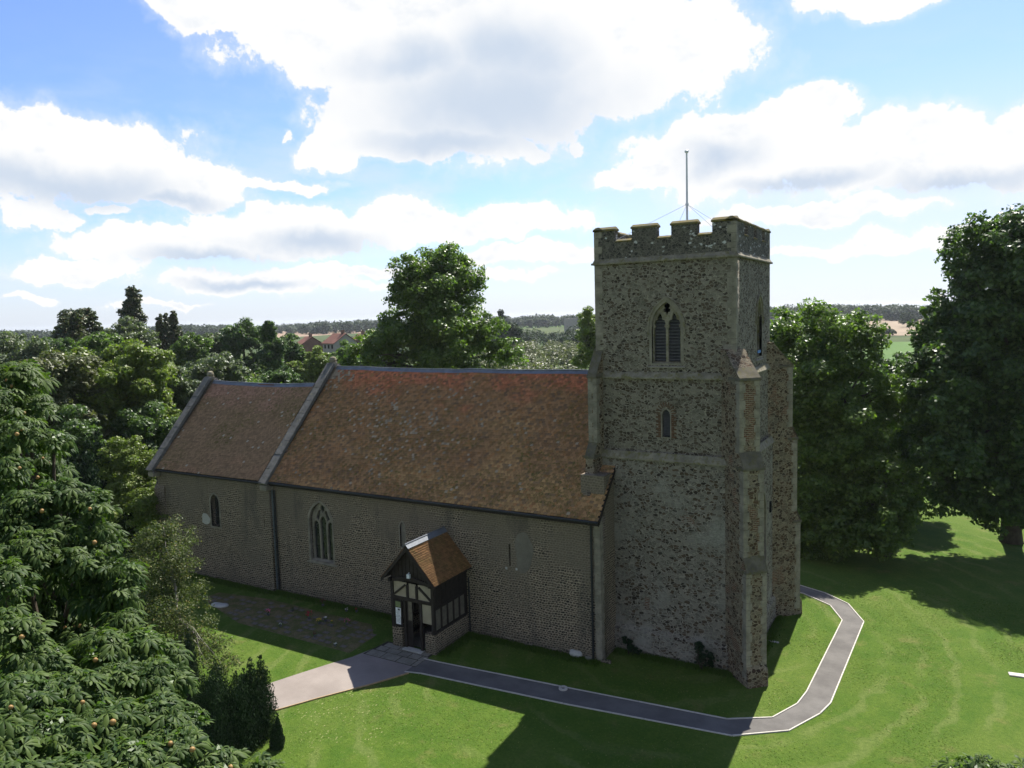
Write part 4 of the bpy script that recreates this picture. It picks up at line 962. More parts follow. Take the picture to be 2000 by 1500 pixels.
def limb(mb, a, b, r0, r1, R, seg=5, n_=7, wob=.12):
    a, b = np.array(a, float), np.array(b, float); L_ = np.linalg.norm(b-a); pts = []
    for i in range(seg+1):
        t_ = i/seg; q = a*(1-t_)+b*t_; q = q+np.array([0, 0, math.sin(t_*math.pi)*L_*.06]); 
        if 0 < i < seg: q = q+R.normal(size=3)*wob*L_/seg
        pts.append(q)
    mb.tube(pts, [r0*(1-i/seg)+r1*i/seg for i in range(seg+1)], n_)
def trunk_obj(root, base, C_, R, h0, r0, mat_='bark', nl=14, top=None):
    base = np.array(base, float); top = np.array(top if top is not None else [base[0], base[1], h0], float)
    mb = MB(); fork = base*(1-.38)+top*.38; fork[:2] += R.normal(size=2)*.2
    mb.tube([base-[0, 0, .3], base+[0, 0, .25], base*.8+fork*.2, base*.4+fork*.6, fork], [r0*1.5, r0*1.15, r0*.95, r0*.85, r0*.8], 10)
    limb(mb, fork, top, r0*.75, r0*.12, R, 7, 8, .10)
    sel = R.choice(len(C_), min(nl, len(C_)), replace=False)
    for i in sel:
        t_ = np.clip((C_[i][2]-fork[2])/(top[2]-fork[2]+.01)*.6, 0, .8); st = fork*(1-t_)+top*t_
        limb(mb, st, C_[i], r0*.32*(1-t_*.6), r0*.05, R)
    return mb.build('trunk', mat_, root, smooth=True)
def tree(name, label, cat, base, lobes, n_, size, lmat, seed=0, r0=.35, per=1.0, rc=.24, group=None, nl=14, bark='bark', top=None, **kw):
    """base and lobes are world coordinates"""
    R = np.random.default_rng(seed); root = empty(name, tuple(base), label, cat, group)
    C_, Rr = clumps(lobes, R, per, rc); V_, F_ = leaves(C_, Rr, int(n_*(1.7 if n_ > 20000 else 1.5)), size*.74, R, **kw); link('crown', fast(V_, F_), lmat, root)
    zt = max(c_[2]+r[2]*.75 for c_, r in lobes); hi = max(lobes, key=lambda l: l[0][2]+l[1][2])
    trunk_obj(root, base, C_, R, zt, r0, bark, nl, top if top is not None else (hi[0][0], hi[0][1], hi[0][2]+hi[1][2]*.75)); return root
def onground(p): return (float(p[0]), float(p[1]), -.1)
def pxlobe(px, py, dist, rx, ry, dz=None):
    """ellipsoid seen at (px,py) with apparent half sizes in photo pixels at a real distance"""
    s = dist/FOC; return (at(px, py, dist), (rx*s, (dz if dz else (rx+ry)/2)*s, ry*s))

# --- the big lime/chestnut behind the nave
ctr = at(850, 640, 78); bz = onground(ctr)
lob = [pxlobe(850, 590, 78, 88, 95), pxlobe(800, 560, 77, 50, 55), pxlobe(900, 555, 79, 48, 55), pxlobe(765, 660, 77, 50, 55), pxlobe(850, 660, 75, 80, 70), pxlobe(935, 660, 76, 60, 50),
       pxlobe(720, 690, 76, 48, 35), pxlobe(985, 695, 75, 48, 35), pxlobe(680, 715, 76, 30, 25), pxlobe(860, 530, 78, 62, 48), pxlobe(850, 740, 75, 120, 60)]
tree('broadleaf_tree', 'tall dark domed tree rising behind the ridge of the nave roof', 'tree', bz, lob, 52000, .42, 'leaf_lime', 11, r0=.55, per=1.5, rc=.24, nl=30)
# --- right-hand trees
g1 = ground(1652, 1100); g1 = np.array([g1[0]+2, g1[1]+3, 0]); D1 = 60
lob = [pxlobe(1600, 690, 60, 95, 85), pxlobe(1545, 680, 61, 55, 72), pxlobe(1650, 720, 59, 62, 60), pxlobe(1580, 800, 58, 80, 90), pxlobe(1650, 850, 57, 75, 90), pxlobe(1600, 930, 57, 80, 85), pxlobe(1700, 930, 57, 62, 75), pxlobe(1760, 950, 58, 40, 50), pxlobe(1640, 1000, 56, 85, 60), pxlobe(1560, 990, 56, 50, 60), pxlobe(1520, 900, 60, 50, 110), pxlobe(1600, 1045, 56, 90, 38), pxlobe(1700, 1030, 56, 60, 34), pxlobe(1770, 1000, 57, 45, 30), pxlobe(1730, 800, 60, 55, 60), pxlobe(1690, 660, 60, 40, 45), pxlobe(1740, 990, 55, 60, 45), pxlobe(1725, 1045, 54, 60, 30), pxlobe(1660, 1050, 54, 75, 32)]
tree('broadleaf_tree', 'round bright green tree directly beside the tower with low skirts on the lawn', 'tree', g1, lob, 80000, .34, 'leaf_lime', 12, r0=.45, per=1.6, rc=.24, nl=26)
g2 = ground(1975, 1058); 
lob = [pxlobe(1930, 520, 63, 80, 80), pxlobe(2000, 560, 64, 110, 120), pxlobe(1890, 600, 62, 62, 60), pxlobe(1960, 680, 62, 120, 80), pxlobe(1880, 740, 60, 90, 80), pxlobe(1960, 820, 60, 110, 90), pxlobe(1830, 700, 60, 50, 50), pxlobe(1870, 850, 59, 70, 60), pxlobe(2060, 760, 62, 110, 140), pxlobe(1900, 930, 59, 70, 60), pxlobe(2030, 920, 60, 80, 70), pxlobe(1960, 470, 64, 60, 45), pxlobe(1920, 985, 58, 50, 34), pxlobe(1965, 1005, 58, 60, 30), pxlobe(1880, 975, 58, 50, 34), pxlobe(2040, 1000, 59, 60, 34), pxlobe(1850, 950, 59, 50, 36), pxlobe(1840, 800, 57, 60, 60), pxlobe(1850, 890, 55, 60, 40), pxlobe(1820, 640, 61, 40, 34), pxlobe(1800, 760, 61, 40, 50)]
tree('horse_chestnut_tree', 'huge spreading tree cut off by the right edge of the view', 'tree', (g2[0], g2[1], -.1), lob, 95000, .42, 'leaf_dark', 13, r0=.62, per=1.5, rc=.22, nl=30)
lob = [pxlobe(1770, 740, 70, 45, 50), pxlobe(1740, 800, 69, 45, 60), pxlobe(1790, 830, 68, 50, 60), pxlobe(1760, 900, 68, 50, 50), pxlobe(1720, 860, 70, 40, 60), pxlobe(1800, 760, 68, 50, 60), pxlobe(1810, 900, 66, 50, 45), pxlobe(1780, 960, 66, 50, 30)]
tree('broadleaf_tree', 'smaller grey-green tree filling the gap between the two big right-hand trees', 'tree', onground(at(1765, 900, 70)), lob, 34000, .34, 'leaf_dark', 14, r0=.3, nl=14)
lob = [pxlobe(1600, 960, 95, 90, 40), pxlobe(1850, 930, 100, 110, 30), pxlobe(1980, 920, 105, 90, 40), pxlobe(1740, 925, 98, 80, 26)]
tree('hedge', 'overgrown hedge line at the far side of the lawn under the right-hand trees', 'hedge', onground(at(1750, 960, 98)), [((l[0][0], l[0][1], 1.6), (l[1][0], 2.5, 2.6)) for l in lob], 26000, .35, 'leaf_dark', 15, r0=.12, per=2.0, rc=.2, nl=20)
# --- light tree beside tower on the left
lob = [pxlobe(1145, 640, 105, 26, 40), pxlobe(1165, 665, 106, 34, 45), pxlobe(1150, 700, 105, 30, 30)]
tree('broadleaf_tree', 'feathery pale green treetop showing just left of the tower', 'tree', onground(at(1160, 690, 105)), lob, 9000, .42, 'leaf_maple', 16, r0=.2, nl=10)

# --- the wood to the left, tree by tree (photo bearing, real distance)
W = [  # name, label, px, top, half width, bottom, dist, leaf material, shape, seed, n, size
 ('maple_tree', 'broad bright-topped tree with a dark underside behind the chancel gable', 225, 668, 105, 860, 70, 'leaf_maple', 'dome', 21, 60000, .36),
 ('broadleaf_tree', 'olive green tree left of the bright-topped one', 85, 690, 90, 850, 66, 'leaf_olive', 'dome', 22, 36000, .34),
 ('broadleaf_tree', 'dull green tree touching the left edge at the skyline', 25, 645, 75, 760, 105, 'leaf_grey', 'dome', 23, 20000, .45),
 ('willow_tree', 'spiky-topped tree standing highest at the far left skyline', 152, 600, 58, 720, 118, 'leaf_poplar', 'spiky', 24, 22000, .45),
 ('poplar_tree', 'tallest pointed poplar on the left skyline', 257, 563, 23, 690, 150, 'leaf_poplar', 'column', 25, 12000, .5),
 ('broadleaf_tree', 'rounded tree at the foot of the tallest poplar', 255, 628, 50, 710, 128, 'leaf_grey', 'dome', 26, 15000, .45),
 ('poplar_tree', 'thin poplar, left of the trio on the skyline', 311, 618, 10, 700, 150, 'leaf_poplar', 'column', 27, 6000, .45),
 ('poplar_tree', 'short poplar between its two neighbours on the skyline', 324, 614, 9, 690, 158, 'leaf_poplar', 'column', 28, 5000, .45),
 ('poplar_tree', 'stoutest poplar, right of the trio on the skyline', 339, 612, 14, 700, 150, 'leaf_poplar', 'column', 29, 8000, .45),
 ('broadleaf_tree', 'mid-green rounded tree right of the poplar trio', 375, 652, 38, 720, 125, 'leaf_lime', 'dome', 30, 12000, .42),
 ('broadleaf_tree', 'grey-green leafy tree just above the chancel ridge', 420, 690, 66, 780, 84, 'leaf_grey', 'dome', 31, 26000, .34),
 ('broadleaf_tree', 'pale green bush-like tree left of the chancel finial', 350, 715, 50, 860, 74, 'leaf_grey', 'dome', 32, 22000, .32),
 ('broadleaf_tree', 'dark round-headed tree in the middle of the wood', 470, 628, 45, 720, 138, 'leaf_dark', 'dome', 33, 15000, .5),
 ('broadleaf_tree', 'dark upright oval tree rising from the wood', 525, 632, 28, 725, 120, 'leaf_dark', 'column', 34, 12000, .45),
 ('broadleaf_tree', 'dark tree right of the upright oval one', 565, 655, 32, 720, 135, 'leaf_dark', 'dome', 35, 9000, .45),
 ('broadleaf_tree', 'low dark tree showing over the chancel ridge end', 545, 718, 44, 780, 92, 'leaf_dark', 'dome', 36, 14000, .34),
 ('broadleaf_tree', 'light green bushy tree in front of the red-roofed houses', 625, 680, 42, 760, 104, 'leaf_maple', 'dome', 37, 16000, .36),
 ('broadleaf_tree', 'leafy green tree between the gable finial and the big domed tree', 672, 672, 34, 760, 96, 'leaf_lime', 'dome', 38, 12000, .36),
 ('broadleaf_tree', 'mid-green tree at the back of the wood left of centre', 425, 648, 36, 700, 145, 'leaf_grey', 'dome', 39, 9000, .5),
 ('broadleaf_tree', 'green tree filling the gap below the willow', 185, 655, 55, 740, 100, 'leaf_lime', 'dome', 40, 15000, .4),
 ('broadleaf_tree', 'low bright green bush on the near side of the dark oval tree', 590, 700, 32, 760, 108, 'leaf_maple', 'dome', 41, 9000, .36),
 ('broadleaf_tree', 'dusky tree between the olive tree and the willow', 110, 655, 34, 720, 112, 'leaf_dark', 'dome', 42, 9000, .4),
 ('broadleaf_tree', 'dense shaded tree low against the chancel east wall', 285, 790, 70, 930, 66, 'leaf_dark', 'dome', 43, 26000, .3),
 ('broadleaf_tree', 'shaded tree low at the left behind the yew columns', 130, 800, 75, 960, 62, 'leaf_dark', 'dome', 44, 24000, .3),
]
for (nm, lab, px, top, hw, bot, dist, lm, shp, sd, n_, sz) in W:
    R = np.random.default_rng(sd); s = dist/FOC; P = at(px, top, dist); zt = P[2]; gx_, gy_ = P[0], P[1]; rw = hw*s
    H = max((bot-top)*s, 3.0)
    if shp == 'dome':
        lob = [((gx_, gy_, zt-H*.34), (rw*.78, rw*.78, H*.36))]
        for k in range(6):
            a = k*math.pi/3+R.uniform(-.4, .4); q = R.uniform(.42, .62); rr_ = rw*R.uniform(.38, .5); lob.append(((gx_+math.cos(a)*rw*q, gy_+math.sin(a)*rw*q, zt-H*R.uniform(.30, .62)), (rr_, rr_, H*R.uniform(.2, .3))))
        for k in range(5):
            a = k*math.pi/2.5+R.uniform(-.4, .4); lob.append(((gx_+math.cos(a)*rw*.55, gy_+math.sin(a)*rw*.55, zt-H*R.uniform(.7, .9)), (rw*.45, rw*.45, H*.24)))
        tree(nm, lab, 'tree', (gx_, gy_, -.1), lob, n_, sz, lm, sd, r0=.3, per=.9, rc=.27, nl=10)
    elif shp == 'spiky':
        lob = [((gx_, gy_, zt-H*.45), (rw*.8, rw*.8, H*.36))]
        for k in range(13):
            a = R.uniform(0, 6.28); q = R.uniform(.1, .85); lob.append(((gx_+math.cos(a)*rw*q, gy_+math.sin(a)*rw*q, zt-H*(.16+.30*q*q+R.uniform(0, .06))), (rw*.13, rw*.13, H*.17)))
        tree(nm, lab, 'tree', (gx_, gy_, -.1), lob, n_, sz, lm, sd, r0=.3, per=.8, rc=.3, nl=10)
    else:
        lob = [((gx_+R.normal()*rw*.15, gy_, zt-H*f_), (rw*w_, rw*w_, H*.17)) for f_, w_ in ((.10, .34), (.24, .62), (.42, .85), (.62, .92), (.82, .8), (.14, .5))]
        tree(nm, lab, 'tree', (gx_, gy_, -.1), lob, n_, sz, lm, sd, r0=.25, per=.9, rc=.34, nl=5)

# --- infill of the wood behind and between (reads as one mass)
def mass(name, label, cat, pts, n_, size, lm, seed, spread):
    R = np.random.default_rng(seed); C_ = np.array([p[:3] for p in pts]); Rr = np.array([p[3] for p in pts])
    V_, F_ = leaves(C_, Rr, n_, size, R, flat=.8); o = link(name, fast(V_, F_), lm); tagit(o, label, cat, None, 'stuff'); return o
R = np.random.default_rng(50); pts = []
for k in range(230):
    px = R.uniform(-120, 700); dist = R.uniform(84, 190); P = at(px, 700, dist); gh = R.uniform(4.0, 8.5) if px < 560 else R.uniform(2.5, 4.5)
    r_ = R.uniform(2.2, 4.2); pts.append((P[0], P[1], gh-r_*.3, r_)); pts.append((P[0]+R.normal(), P[1]+R.normal(), gh*.45, r_*1.1))
for q, (lm_, lb_) in enumerate((('leaf_dark', 'dark close canopy of mixed trees filling the left middle distance'), ('leaf_grey', 'grey-green trees mixed through the canopy on the left'), ('leaf_maple', 'bright green trees mixed through the canopy on the left'))):
    mass('wood', lb_, 'wood', [pts[i] for i in range(len(pts)) if (i//2) % 5 in ((0, 1, 3), (2,), (4,))[q]], (90000, 40000, 40000)[q], .5, lm_, 51+q*7, 1)
pts = []
for k in range(150):
    px = R.uniform(940, 1240); dist = R.uniform(130, 330); P = at(px, 690, dist); r_ = R.uniform(1.6, 3.6); pts.append((P[0], P[1], r_*R.uniform(.5, 1.3), r_))
mass('scrub', 'brownish green scrub between the big domed tree and the tower', 'scrub', pts, 60000, .6, 'leaf_olive', 53, 1)
pts = []
for k in range(120):
    px = R.uniform(940, 1500); dist = R.uniform(350, 520); P = at(px, 650, dist); r_ = R.uniform(3, 5.5); pts.append((P[0], P[1], r_*R.uniform(.6, 1.1), r_))
for k in range(60):
    px = R.uniform(560, 760); dist = R.uniform(230, 330); P = at(px, 650, dist); r_ = R.uniform(3, 6.); pts.append((P[0], P[1], r_*R.uniform(.5, 1.0), r_))
mass('distant_hedgerows', 'dark hedgerows and trees across the middle distance', 'hedgerow', pts, 60000, 1.3, 'leaf_far_hazed', 54, 1)
# lone conifers and bushes far out
for i, (px, top, hw, dist, lab) in enumerate(((978, 608, 9, 330, 'small dark pointed tree far off right of the big domed tree'), (1722, 640, 17, 470, 'round dark bush in the tan field'), (1772, 612, 14, 640, 'dark round tree on the green strip below the far wood'), (1000, 624, 16, 300, 'dark rounded tree beside the small pointed one far off'))):
    s = dist/FOC; P = at(px, top, dist); tree('broadleaf_tree', lab, 'tree', (P[0], P[1], -.3), [((P[0], P[1], P[2]*.55), (hw*s, hw*s, P[2]*.45)), ((P[0]+hw*s*.7, P[1], P[2]*.4), (hw*s*.7, hw*s*.7, P[2]*.35))], 2500, 1.1, 'leaf_far_hazed', 60+i, r0=.3, nl=4)
# far woods on the skyline: long irregular belts
def belt(name, label, x0, x1, dist, hfun, n_, size, seed, depth):
    R = np.random.default_rng(seed); pts = []
    for k in range(int(abs(x1-x0)/2.2)):
        px = x0+(x1-x0)*R.random(); d_ = dist*R.uniform(1, 1+depth); P = at(px, 640, d_); h = hfun(px)*R.uniform(.78, 1.08); r_ = h*R.uniform(.32, .46)
        pts.append((P[0], P[1], h-r_, r_)); pts.append((P[0], P[1], h*.35, r_*1.1))
    C_ = np.array([p[:3] for p in pts]); Rr = np.array([p[3] for p in pts])
    V_, F_ = leaves(C_, Rr, n_, size, R, flat=.9); tagit(link(name, fast(V_, F_), 'leaf_far_hazed'), label, 'wood', None, 'stuff')
belt('far_wood', 'dark belt of woodland along the skyline right of the tower', 1480, 2150, 900, lambda px: 17.5+2.0*math.sin(px*.013), 70000, 3.0, 71, .25)
belt('far_wood', 'low dark woodland along the skyline in the centre', 600, 1300, 1000, lambda px: 15.5+1.5*math.sin(px*.02), 60000, 3.2, 72, .25)
belt('far_wood', 'thin dark woodland along the skyline at the left', -200, 640, 1050, lambda px: 15.0+1.5*math.sin(px*.017+2), 60000, 3.2, 73, .3)

# --- distant houses with red roofs
def house(label, px, py, dist, wpx, hpx, ang, wall='far_render', gab=False):
    s = dist/FOC; P = at(px, py, dist); wd = wpx*s; rz = P[2]; root = empty('house', (P[0], P[1], 0), label, 'house'); ca, sa = math.cos(ang), math.sin(ang)
    A = Vector((ca, sa, 0)); B_ = Vector((-sa, ca, 0)); O = Vector((P[0], P[1], 0)); hw = 3.6; ez2 = rz-hpx*s*.75
    mb = MB(); mb.prism([O-A*wd/2-B_*hw, O-A*wd/2+B_*hw, O-A*wd/2+B_*hw+Vector((0, 0, ez2)), O-A*wd/2+Vector((0, 0, rz-.15)), O-A*wd/2-B_*hw+Vector((0, 0, ez2))], A*wd); mb.build('wall', wall, root)
    mb = MB()
    for s_ in (-1, 1):
        a = O-A*(wd/2+.3)+B_*s_*(hw+.4)+Vector((0, 0, ez2-.25)); b = O-A*(wd/2+.3)+Vector((0, 0, rz)); mb.prism([a, b, b+Vector((0, 0, .15)), a+Vector((0, 0, .15))], A*(wd+.6))
    mb.build('roof', 'far_roof_tile', root)
    mb = MB(); q = O+A*wd*.28; mb.fbox(q-A*.4-B_*.4+Vector((0, 0, rz-.6)), A*.8, B_*.8, (0, 0, 1.7)); mb.build('chimney', 'far_brick', root)
    mb = MB()
    for k in (-.3, 0, .3): mb.fbox(O+A*wd*k-A*.5-B_*(hw+.03)+Vector((0, 0, ez2-1.6)), A*1.0, B_*.06, (0, 0, 1.1))
    mb.each('window', 'void', root)
house('red-roofed house with a pale gable in the centre of the distant village', 663, 652, 225, 48, 22, -.35)
house('dark red-roofed house left of its pale-gabled neighbour', 603, 658, 235, 40, 20, -.5, 'far_brick')
house('small red-roofed house half hidden by the big domed tree', 706, 653, 240, 18, 16, -.3, 'far_brick')
mb = MB(); P = at(99, 668, 170); mb.fbox((P[0]-2, P[1], 0), (3.6, 1.6, 0), (-1, 2.2, 0), (0, 0, P[2])); tagit(mb.build('shed', 'far_render', None, (P[0], P[1], 0)), 'flat pale roof glimpsed among the trees at the far left', 'shed')
P = at(1120, 621, 650); mb = MB(); mb.fbox((P[0]-9, P[1], 0), (22, 8, 0), (-4, 9, 0), (0, 0, P[2]-.5)); tagit(mb.build('barn', 'far_render', None, (P[0], P[1], 0)), 'low grey barn far away left of the tower', 'barn')

# ------------------------------------------------------------------ foreground horse chestnut
def palmate(P, N_, Hd, size, R, nk=7, droop=.55):
    """P centres, N_ upward normals, Hd heading; palmate leaves of seven drooping leaflets, 8 triangles each"""
    out = []; S_ = unit(np.cross(N_, Hd)); Hd = unit(np.cross(S_, N_)); m = len(P)
    for k in range(nk):
        a = (k-(nk-1)/2)*rad(38)+R.normal(0, .10, m); L_ = size*(1-.085*abs(k-(nk-1)/2)**1.3)*R.uniform(.85, 1.12, m)
        d = unit(Hd*np.cos(a)[:, None]+S_*np.sin(a)[:, None]+N_*.10); sd = unit(np.cross(N_, d)); dr = droop*R.uniform(.6, 1.5, m)
        def pt(t_, wv, fold):
            q = P+d*(L_*t_)[:, None]; q = q+sd*(L_*wv)[:, None]; q = q+N_*(L_*(.16*math.sin(t_*2.6)-abs(wv)*fold))[:, None]
            q[:, 2] -= L_*dr*t_*t_*.75; return q
        v = [pt(0.02, 0, 0), pt(.40, -.085, .5), pt(.40, 0, 0), pt(.40, .085, .5), pt(.72, -.155, .45), pt(.72, 0, 0), pt(.72, .155, .45), pt(1.0, 0, 0)]
        out.append(np.stack(v, 1))
    V_ = np.concatenate(out, 0).reshape(-1, 3); n_ = len(V_)//8
    q = np.array([[0, 1, 2], [0, 2, 3], [1, 4, 5], [1, 5, 2], [2, 5, 6], [2, 6, 3], [4, 7, 5], [5, 7, 6]])
    return V_, (np.arange(n_)[:, None, None]*8+q[None]).reshape(-1, 3)
def chestnut(name, label, base, lobes, n_, size, seed, top, nl, fruit=0, filler=9000, frnd=None):
    R = np.random.default_rng(seed); root = empty(name, tuple(base), label, 'tree')
    C_ = np.array([l[0] for l in lobes]); Rd = np.array([l[1] for l in lobes]); ar = Rd[:, 0]*Rd[:, 1]
    idx = R.choice(len(C_), n_, p=ar/ar.sum()); d = unit(R.normal(size=(n_, 3))+np.array([.1, -.25, .35]))
    P = C_[idx]+d*Rd[idx]*R.uniform(.72, 1.12, (n_, 1)); N_ = unit(d*.55+np.array([0, 0, .95])+R.normal(size=(n_, 3))*.48)
    Hd = unit(d*np.array([1, 1, .1])+R.normal(size=(n_, 3))*.5+np.array([0, 0, -.25]))
    V1, F1 = palmate(P, N_, Hd, size*R.uniform(.5, 1.4, n_), R)
    link('crown', fast(V1, F1), 'leaf_chestnut', root)
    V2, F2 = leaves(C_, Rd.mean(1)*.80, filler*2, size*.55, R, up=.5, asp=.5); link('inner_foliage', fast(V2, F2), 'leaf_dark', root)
    b = np.array(base, float); tp = np.array(top, float); mb = MB(); fk = b*.55+tp*.45
    mb.tube([b-[0, 0, .3], b+[0, 0, .3], b*.75+fk*.25, fk], [.62, .50, .42, .36], 12); limb(mb, fk, tp, .34, .12, R, 6, 9)
    for i in R.choice(len(C_), min(nl, len(C_)), replace=False): st = fk*(1-.5)+tp*.5+R.normal(size=3)*.2; limb(mb, st, C_[i], .09, .02, R, 6, 6, .16)
    mb.build('trunk', 'bark', root, smooth=True)
    if fruit:
        bm = bmesh.new(); bmesh.ops.create_icosphere(bm, subdivisions=2, radius=.030)
        for v in bm.verts: v.co *= .82+.05*math.sin(v.co.x*400)*math.cos(v.co.z*330)
        me = bpy.data.meshes.new('conker'); bm.to_mesh(me); bm.free(); me.materials.append(MATS['conker']); me.polygons.foreach_set('use_smooth', [True]*len(me.polygons))
        view = unit(CAMP-P); sc_ = (d*view).sum(1)+R.uniform(0, .5, n_); cand = np.argsort(-sc_)[:fruit*9]; pick = R.choice(cand, fruit, replace=False); q = P[pick]+view[pick]*.11-np.array([0, 0, .03])
        for c_ in q:
            o = bpy.data.objects.new('conker', me); COL.objects.link(o); o.parent = root; o.location = Vector(c_)-Vector(base); s_ = R.uniform(.8, 1.15); o.scale = (s_, s_, s_*1.05)
    return root
CL = [(30, 745, 13.5, 62, 40), (-30, 800, 13, 70, 60), (70, 800, 13, 38, 32), (105, 860, 12.5, 36, 24), (30, 850, 12.5, 60, 40), (20, 925, 12, 50, 40), (120, 960, 11.5, 50, 26), (180, 985, 11.3, 40, 34), (60, 990, 11.5, 55, 36), (10, 1030, 11.5, 60, 50), (110, 1040, 11.3, 60, 36), (200, 1060, 11.2, 40, 44),
      (60, 1080, 11, 60, 45), (150, 1100, 11, 60, 40), (235, 1120, 10.8, 40, 34), (245, 1165, 10.6, 28, 36), (240, 1215, 10.4, 36, 30), (-10, 1150, 10.5, 60, 60), (190, 1160, 11, 55, 40), (20, 1240, 10, 66, 50), (70, 1290, 9.8, 50, 44), (200, 1270, 10, 55, 40), (275, 1260, 10, 55, 32), (320, 1275, 10, 40, 24), (350, 1340, 9.6, 34, 40),
      (300, 1330, 9.5, 55, 45), (230, 1340, 9.5, 60, 45), (130, 1360, 9.2, 70, 45), (30, 1370, 9, 80, 50), (300, 1400, 9, 70, 40), (360, 1410, 9, 40, 36), (200, 1420, 8.8, 80, 45), (90, 1440, 8.6, 85, 45), (-10, 1460, 8.5, 80, 60), (330, 1460, 8.6, 80, 38), (420, 1492, 8.6, 60, 30), (510, 1508, 8.7, 50, 24), (575, 1528, 8.8, 36, 22), (240, 1500, 8.3, 90, 45), (120, 1530, 8.2, 90, 50), (400, 1550, 8.3, 90, 45), (520, 1570, 8.4, 80, 45), (20, 1560, 8, 100, 60), (270, 1600, 8, 120, 60),
      (100, 1200, 12.4, 90, 60), (150, 1290, 11.6, 70, 50), (60, 920, 13.5, 70, 60), (100, 1120, 12.6, 110, 80), (180, 1230, 12, 80, 50), (280, 1310, 11, 80, 40)]
cb = at(60, 1750, 15); lob = [pxlobe(a, b, c_, d*.80, e*.76) for a, b, c_, d, e in CL]
chestnut('horse_chestnut_tree', 'close horse chestnut with drooping leaves and yellowish conkers filling the lower left corner', (cb[0], cb[1], -.1), lob, 6000, .130, 81, at(80, 1150, 13.2), 46, fruit=46, filler=15000)
cb2 = at(1940, 1700, 20); lob = [pxlobe(1915, 1508, 15, 42, 26), pxlobe(1960, 1530, 15, 50, 30), pxlobe(1890, 1540, 15, 50, 30), pxlobe(1930, 1620, 16, 120, 80)]
chestnut('horse_chestnut_tree', 'leafy top of a tree just poking into view at the bottom right edge', (cb2[0], cb2[1], -.1), lob, 420, .17, 82, at(1930, 1560, 15.5), 4, fruit=0, filler=1500)

# --- birch, shrubs, yews on the left lawn
gb = ground(352, 1345); lob = [pxlobe(320, 1060, 43, 50, 45), pxlobe(300, 1110, 43, 70, 60), pxlobe(345, 1130, 42, 55, 60), pxlobe(320, 1180, 42, 80, 55), pxlobe(290, 1230, 42, 60, 40), pxlobe(360, 1230, 41, 50, 50), pxlobe(400, 1270, 40, 50, 34), pxlobe(430, 1305, 39, 36, 30), pxlobe(350, 1290, 41, 60, 35)]
tree('birch_tree', 'thin airy small-leaved tree on the grass in front of the chancel', 'tree', (gb[0], gb[1], 0), lob, 26000, .115, 'leaf_birch', 91, r0=.09, per=1.4, rc=.30, nl=26, bark='pale_bark', asp=.7)
def yew(label, px, top, bot, hw, seed, tips=5, n_=11000, dist=None, size=.07):
    R = np.random.default_rng(seed); G = ground(px, bot) if dist is None else None
    if dist is None: dist = np.linalg.norm(G-CAMP)
    s = dist/FOC; P = at(px, top, dist); gx_, gy_ = (G[0], G[1]) if G is not None else (P[0], P[1]); H = P[2] if P[2] > 1 else (bot-top)*s; rw = hw*s
    root = empty('yew_tree', (gx_, gy_, 0), label, 'tree'); V_, F_ = [], []; C_ = []; Rr = []
    for k in range(tips):
        a = k*6.28/tips+R.uniform(-.3, .3); q = 0 if k == 0 else rw*R.uniform(.35, .62); hh = H*(1 if k == 0 else R.uniform(.72, .97)); x, y = gx_+math.cos(a)*q, gy_+math.sin(a)*q
        for t_ in np.linspace(.04, .97, 12): C_.append((x, y, hh*t_)); Rr.append(max(.05, rw*(.50 if tips > 1 else .95)*(1-t_**2.6*.88)*R.uniform(.85, 1.12)))
    V_, F_ = leaves(np.array(C_), np.array(Rr)*1.12, int(n_*3.2), size*1.15, R, up=.2, flat=1.0, asp=.5, droop=-.9); link('crown', fast(V_, F_), 'leaf_yew', root)
    mb = MB(); mb.tube([(gx_, gy_, -.1), (gx_, gy_, H*.5), (gx_, gy_, H*.8)], [rw*.16, rw*.12, rw*.04], 8); mb.build('trunk', 'bark', root)
yew('largest dark upright yew, left of the pair beside the gravel path', 432, 1250, 1475, 52, 101, 6, 15000)
yew('tall dark yew nearest the gravel path', 498, 1250, 1450, 36, 102, 4, 11000)
yew('smallest dark yew spire by the edge of the gravel path', 545, 1385, 1462, 15, 103, 2, 3500)
yew('narrow dark yew behind the birch', 378, 1200, 1380, 20, 104, 2, 7000)
yew('short dark yew at the chestnut edge, leftmost of the group by the path', 398, 1345, 1480, 30, 108, 4, 9000)
yew('dark many-tipped yew beyond the bush left of the chancel', 188, 818, 960, 34, 105, 7, 9000, dist=60, size=.2)
yew('smaller dark yew touching the chancel corner trees', 242, 822, 960, 20, 106, 4, 6000, dist=62, size=.2)
yew('feathery dark conifer at the far left behind the chestnut', 140, 845, 1010, 40, 107, 5, 12000, dist=50, size=.2)
hb = ground(248, 1065); lob = [pxlobe(250, 905, 60, 52, 42), pxlobe(215, 930, 60, 35, 38), pxlobe(290, 930, 60, 36, 40), pxlobe(250, 975, 59, 60, 45), pxlobe(290, 1000, 58, 34, 40)]
tree('hawthorn_bush', 'rounded yellow-green bush at the east end of the chancel', 'bush', (hb[0], hb[1], -.05), lob, 26000, .2, 'leaf_olive' if False else 'leaf_maple', 92, r0=.16, per=1.3, rc=.25, nl=12)
R = np.random.default_rng(120); pts = []
for k in range(90):
    px = R.uniform(-60, 330); dist = R.uniform(62, 84); P = at(px, 900, dist); r_ = R.uniform(1.0, 2.4); pts.append((P[0], P[1], r_*R.uniform(.4, 1.5), r_))
mass('undergrowth', 'dark undergrowth beneath the trees beyond the chancel', 'undergrowth', pts, 46000, .34, 'leaf_dark', 121, 1)
lob = [((-2.2+k*.0, -2.15, .5), (.3, .2, .5)) for k in range(1)]
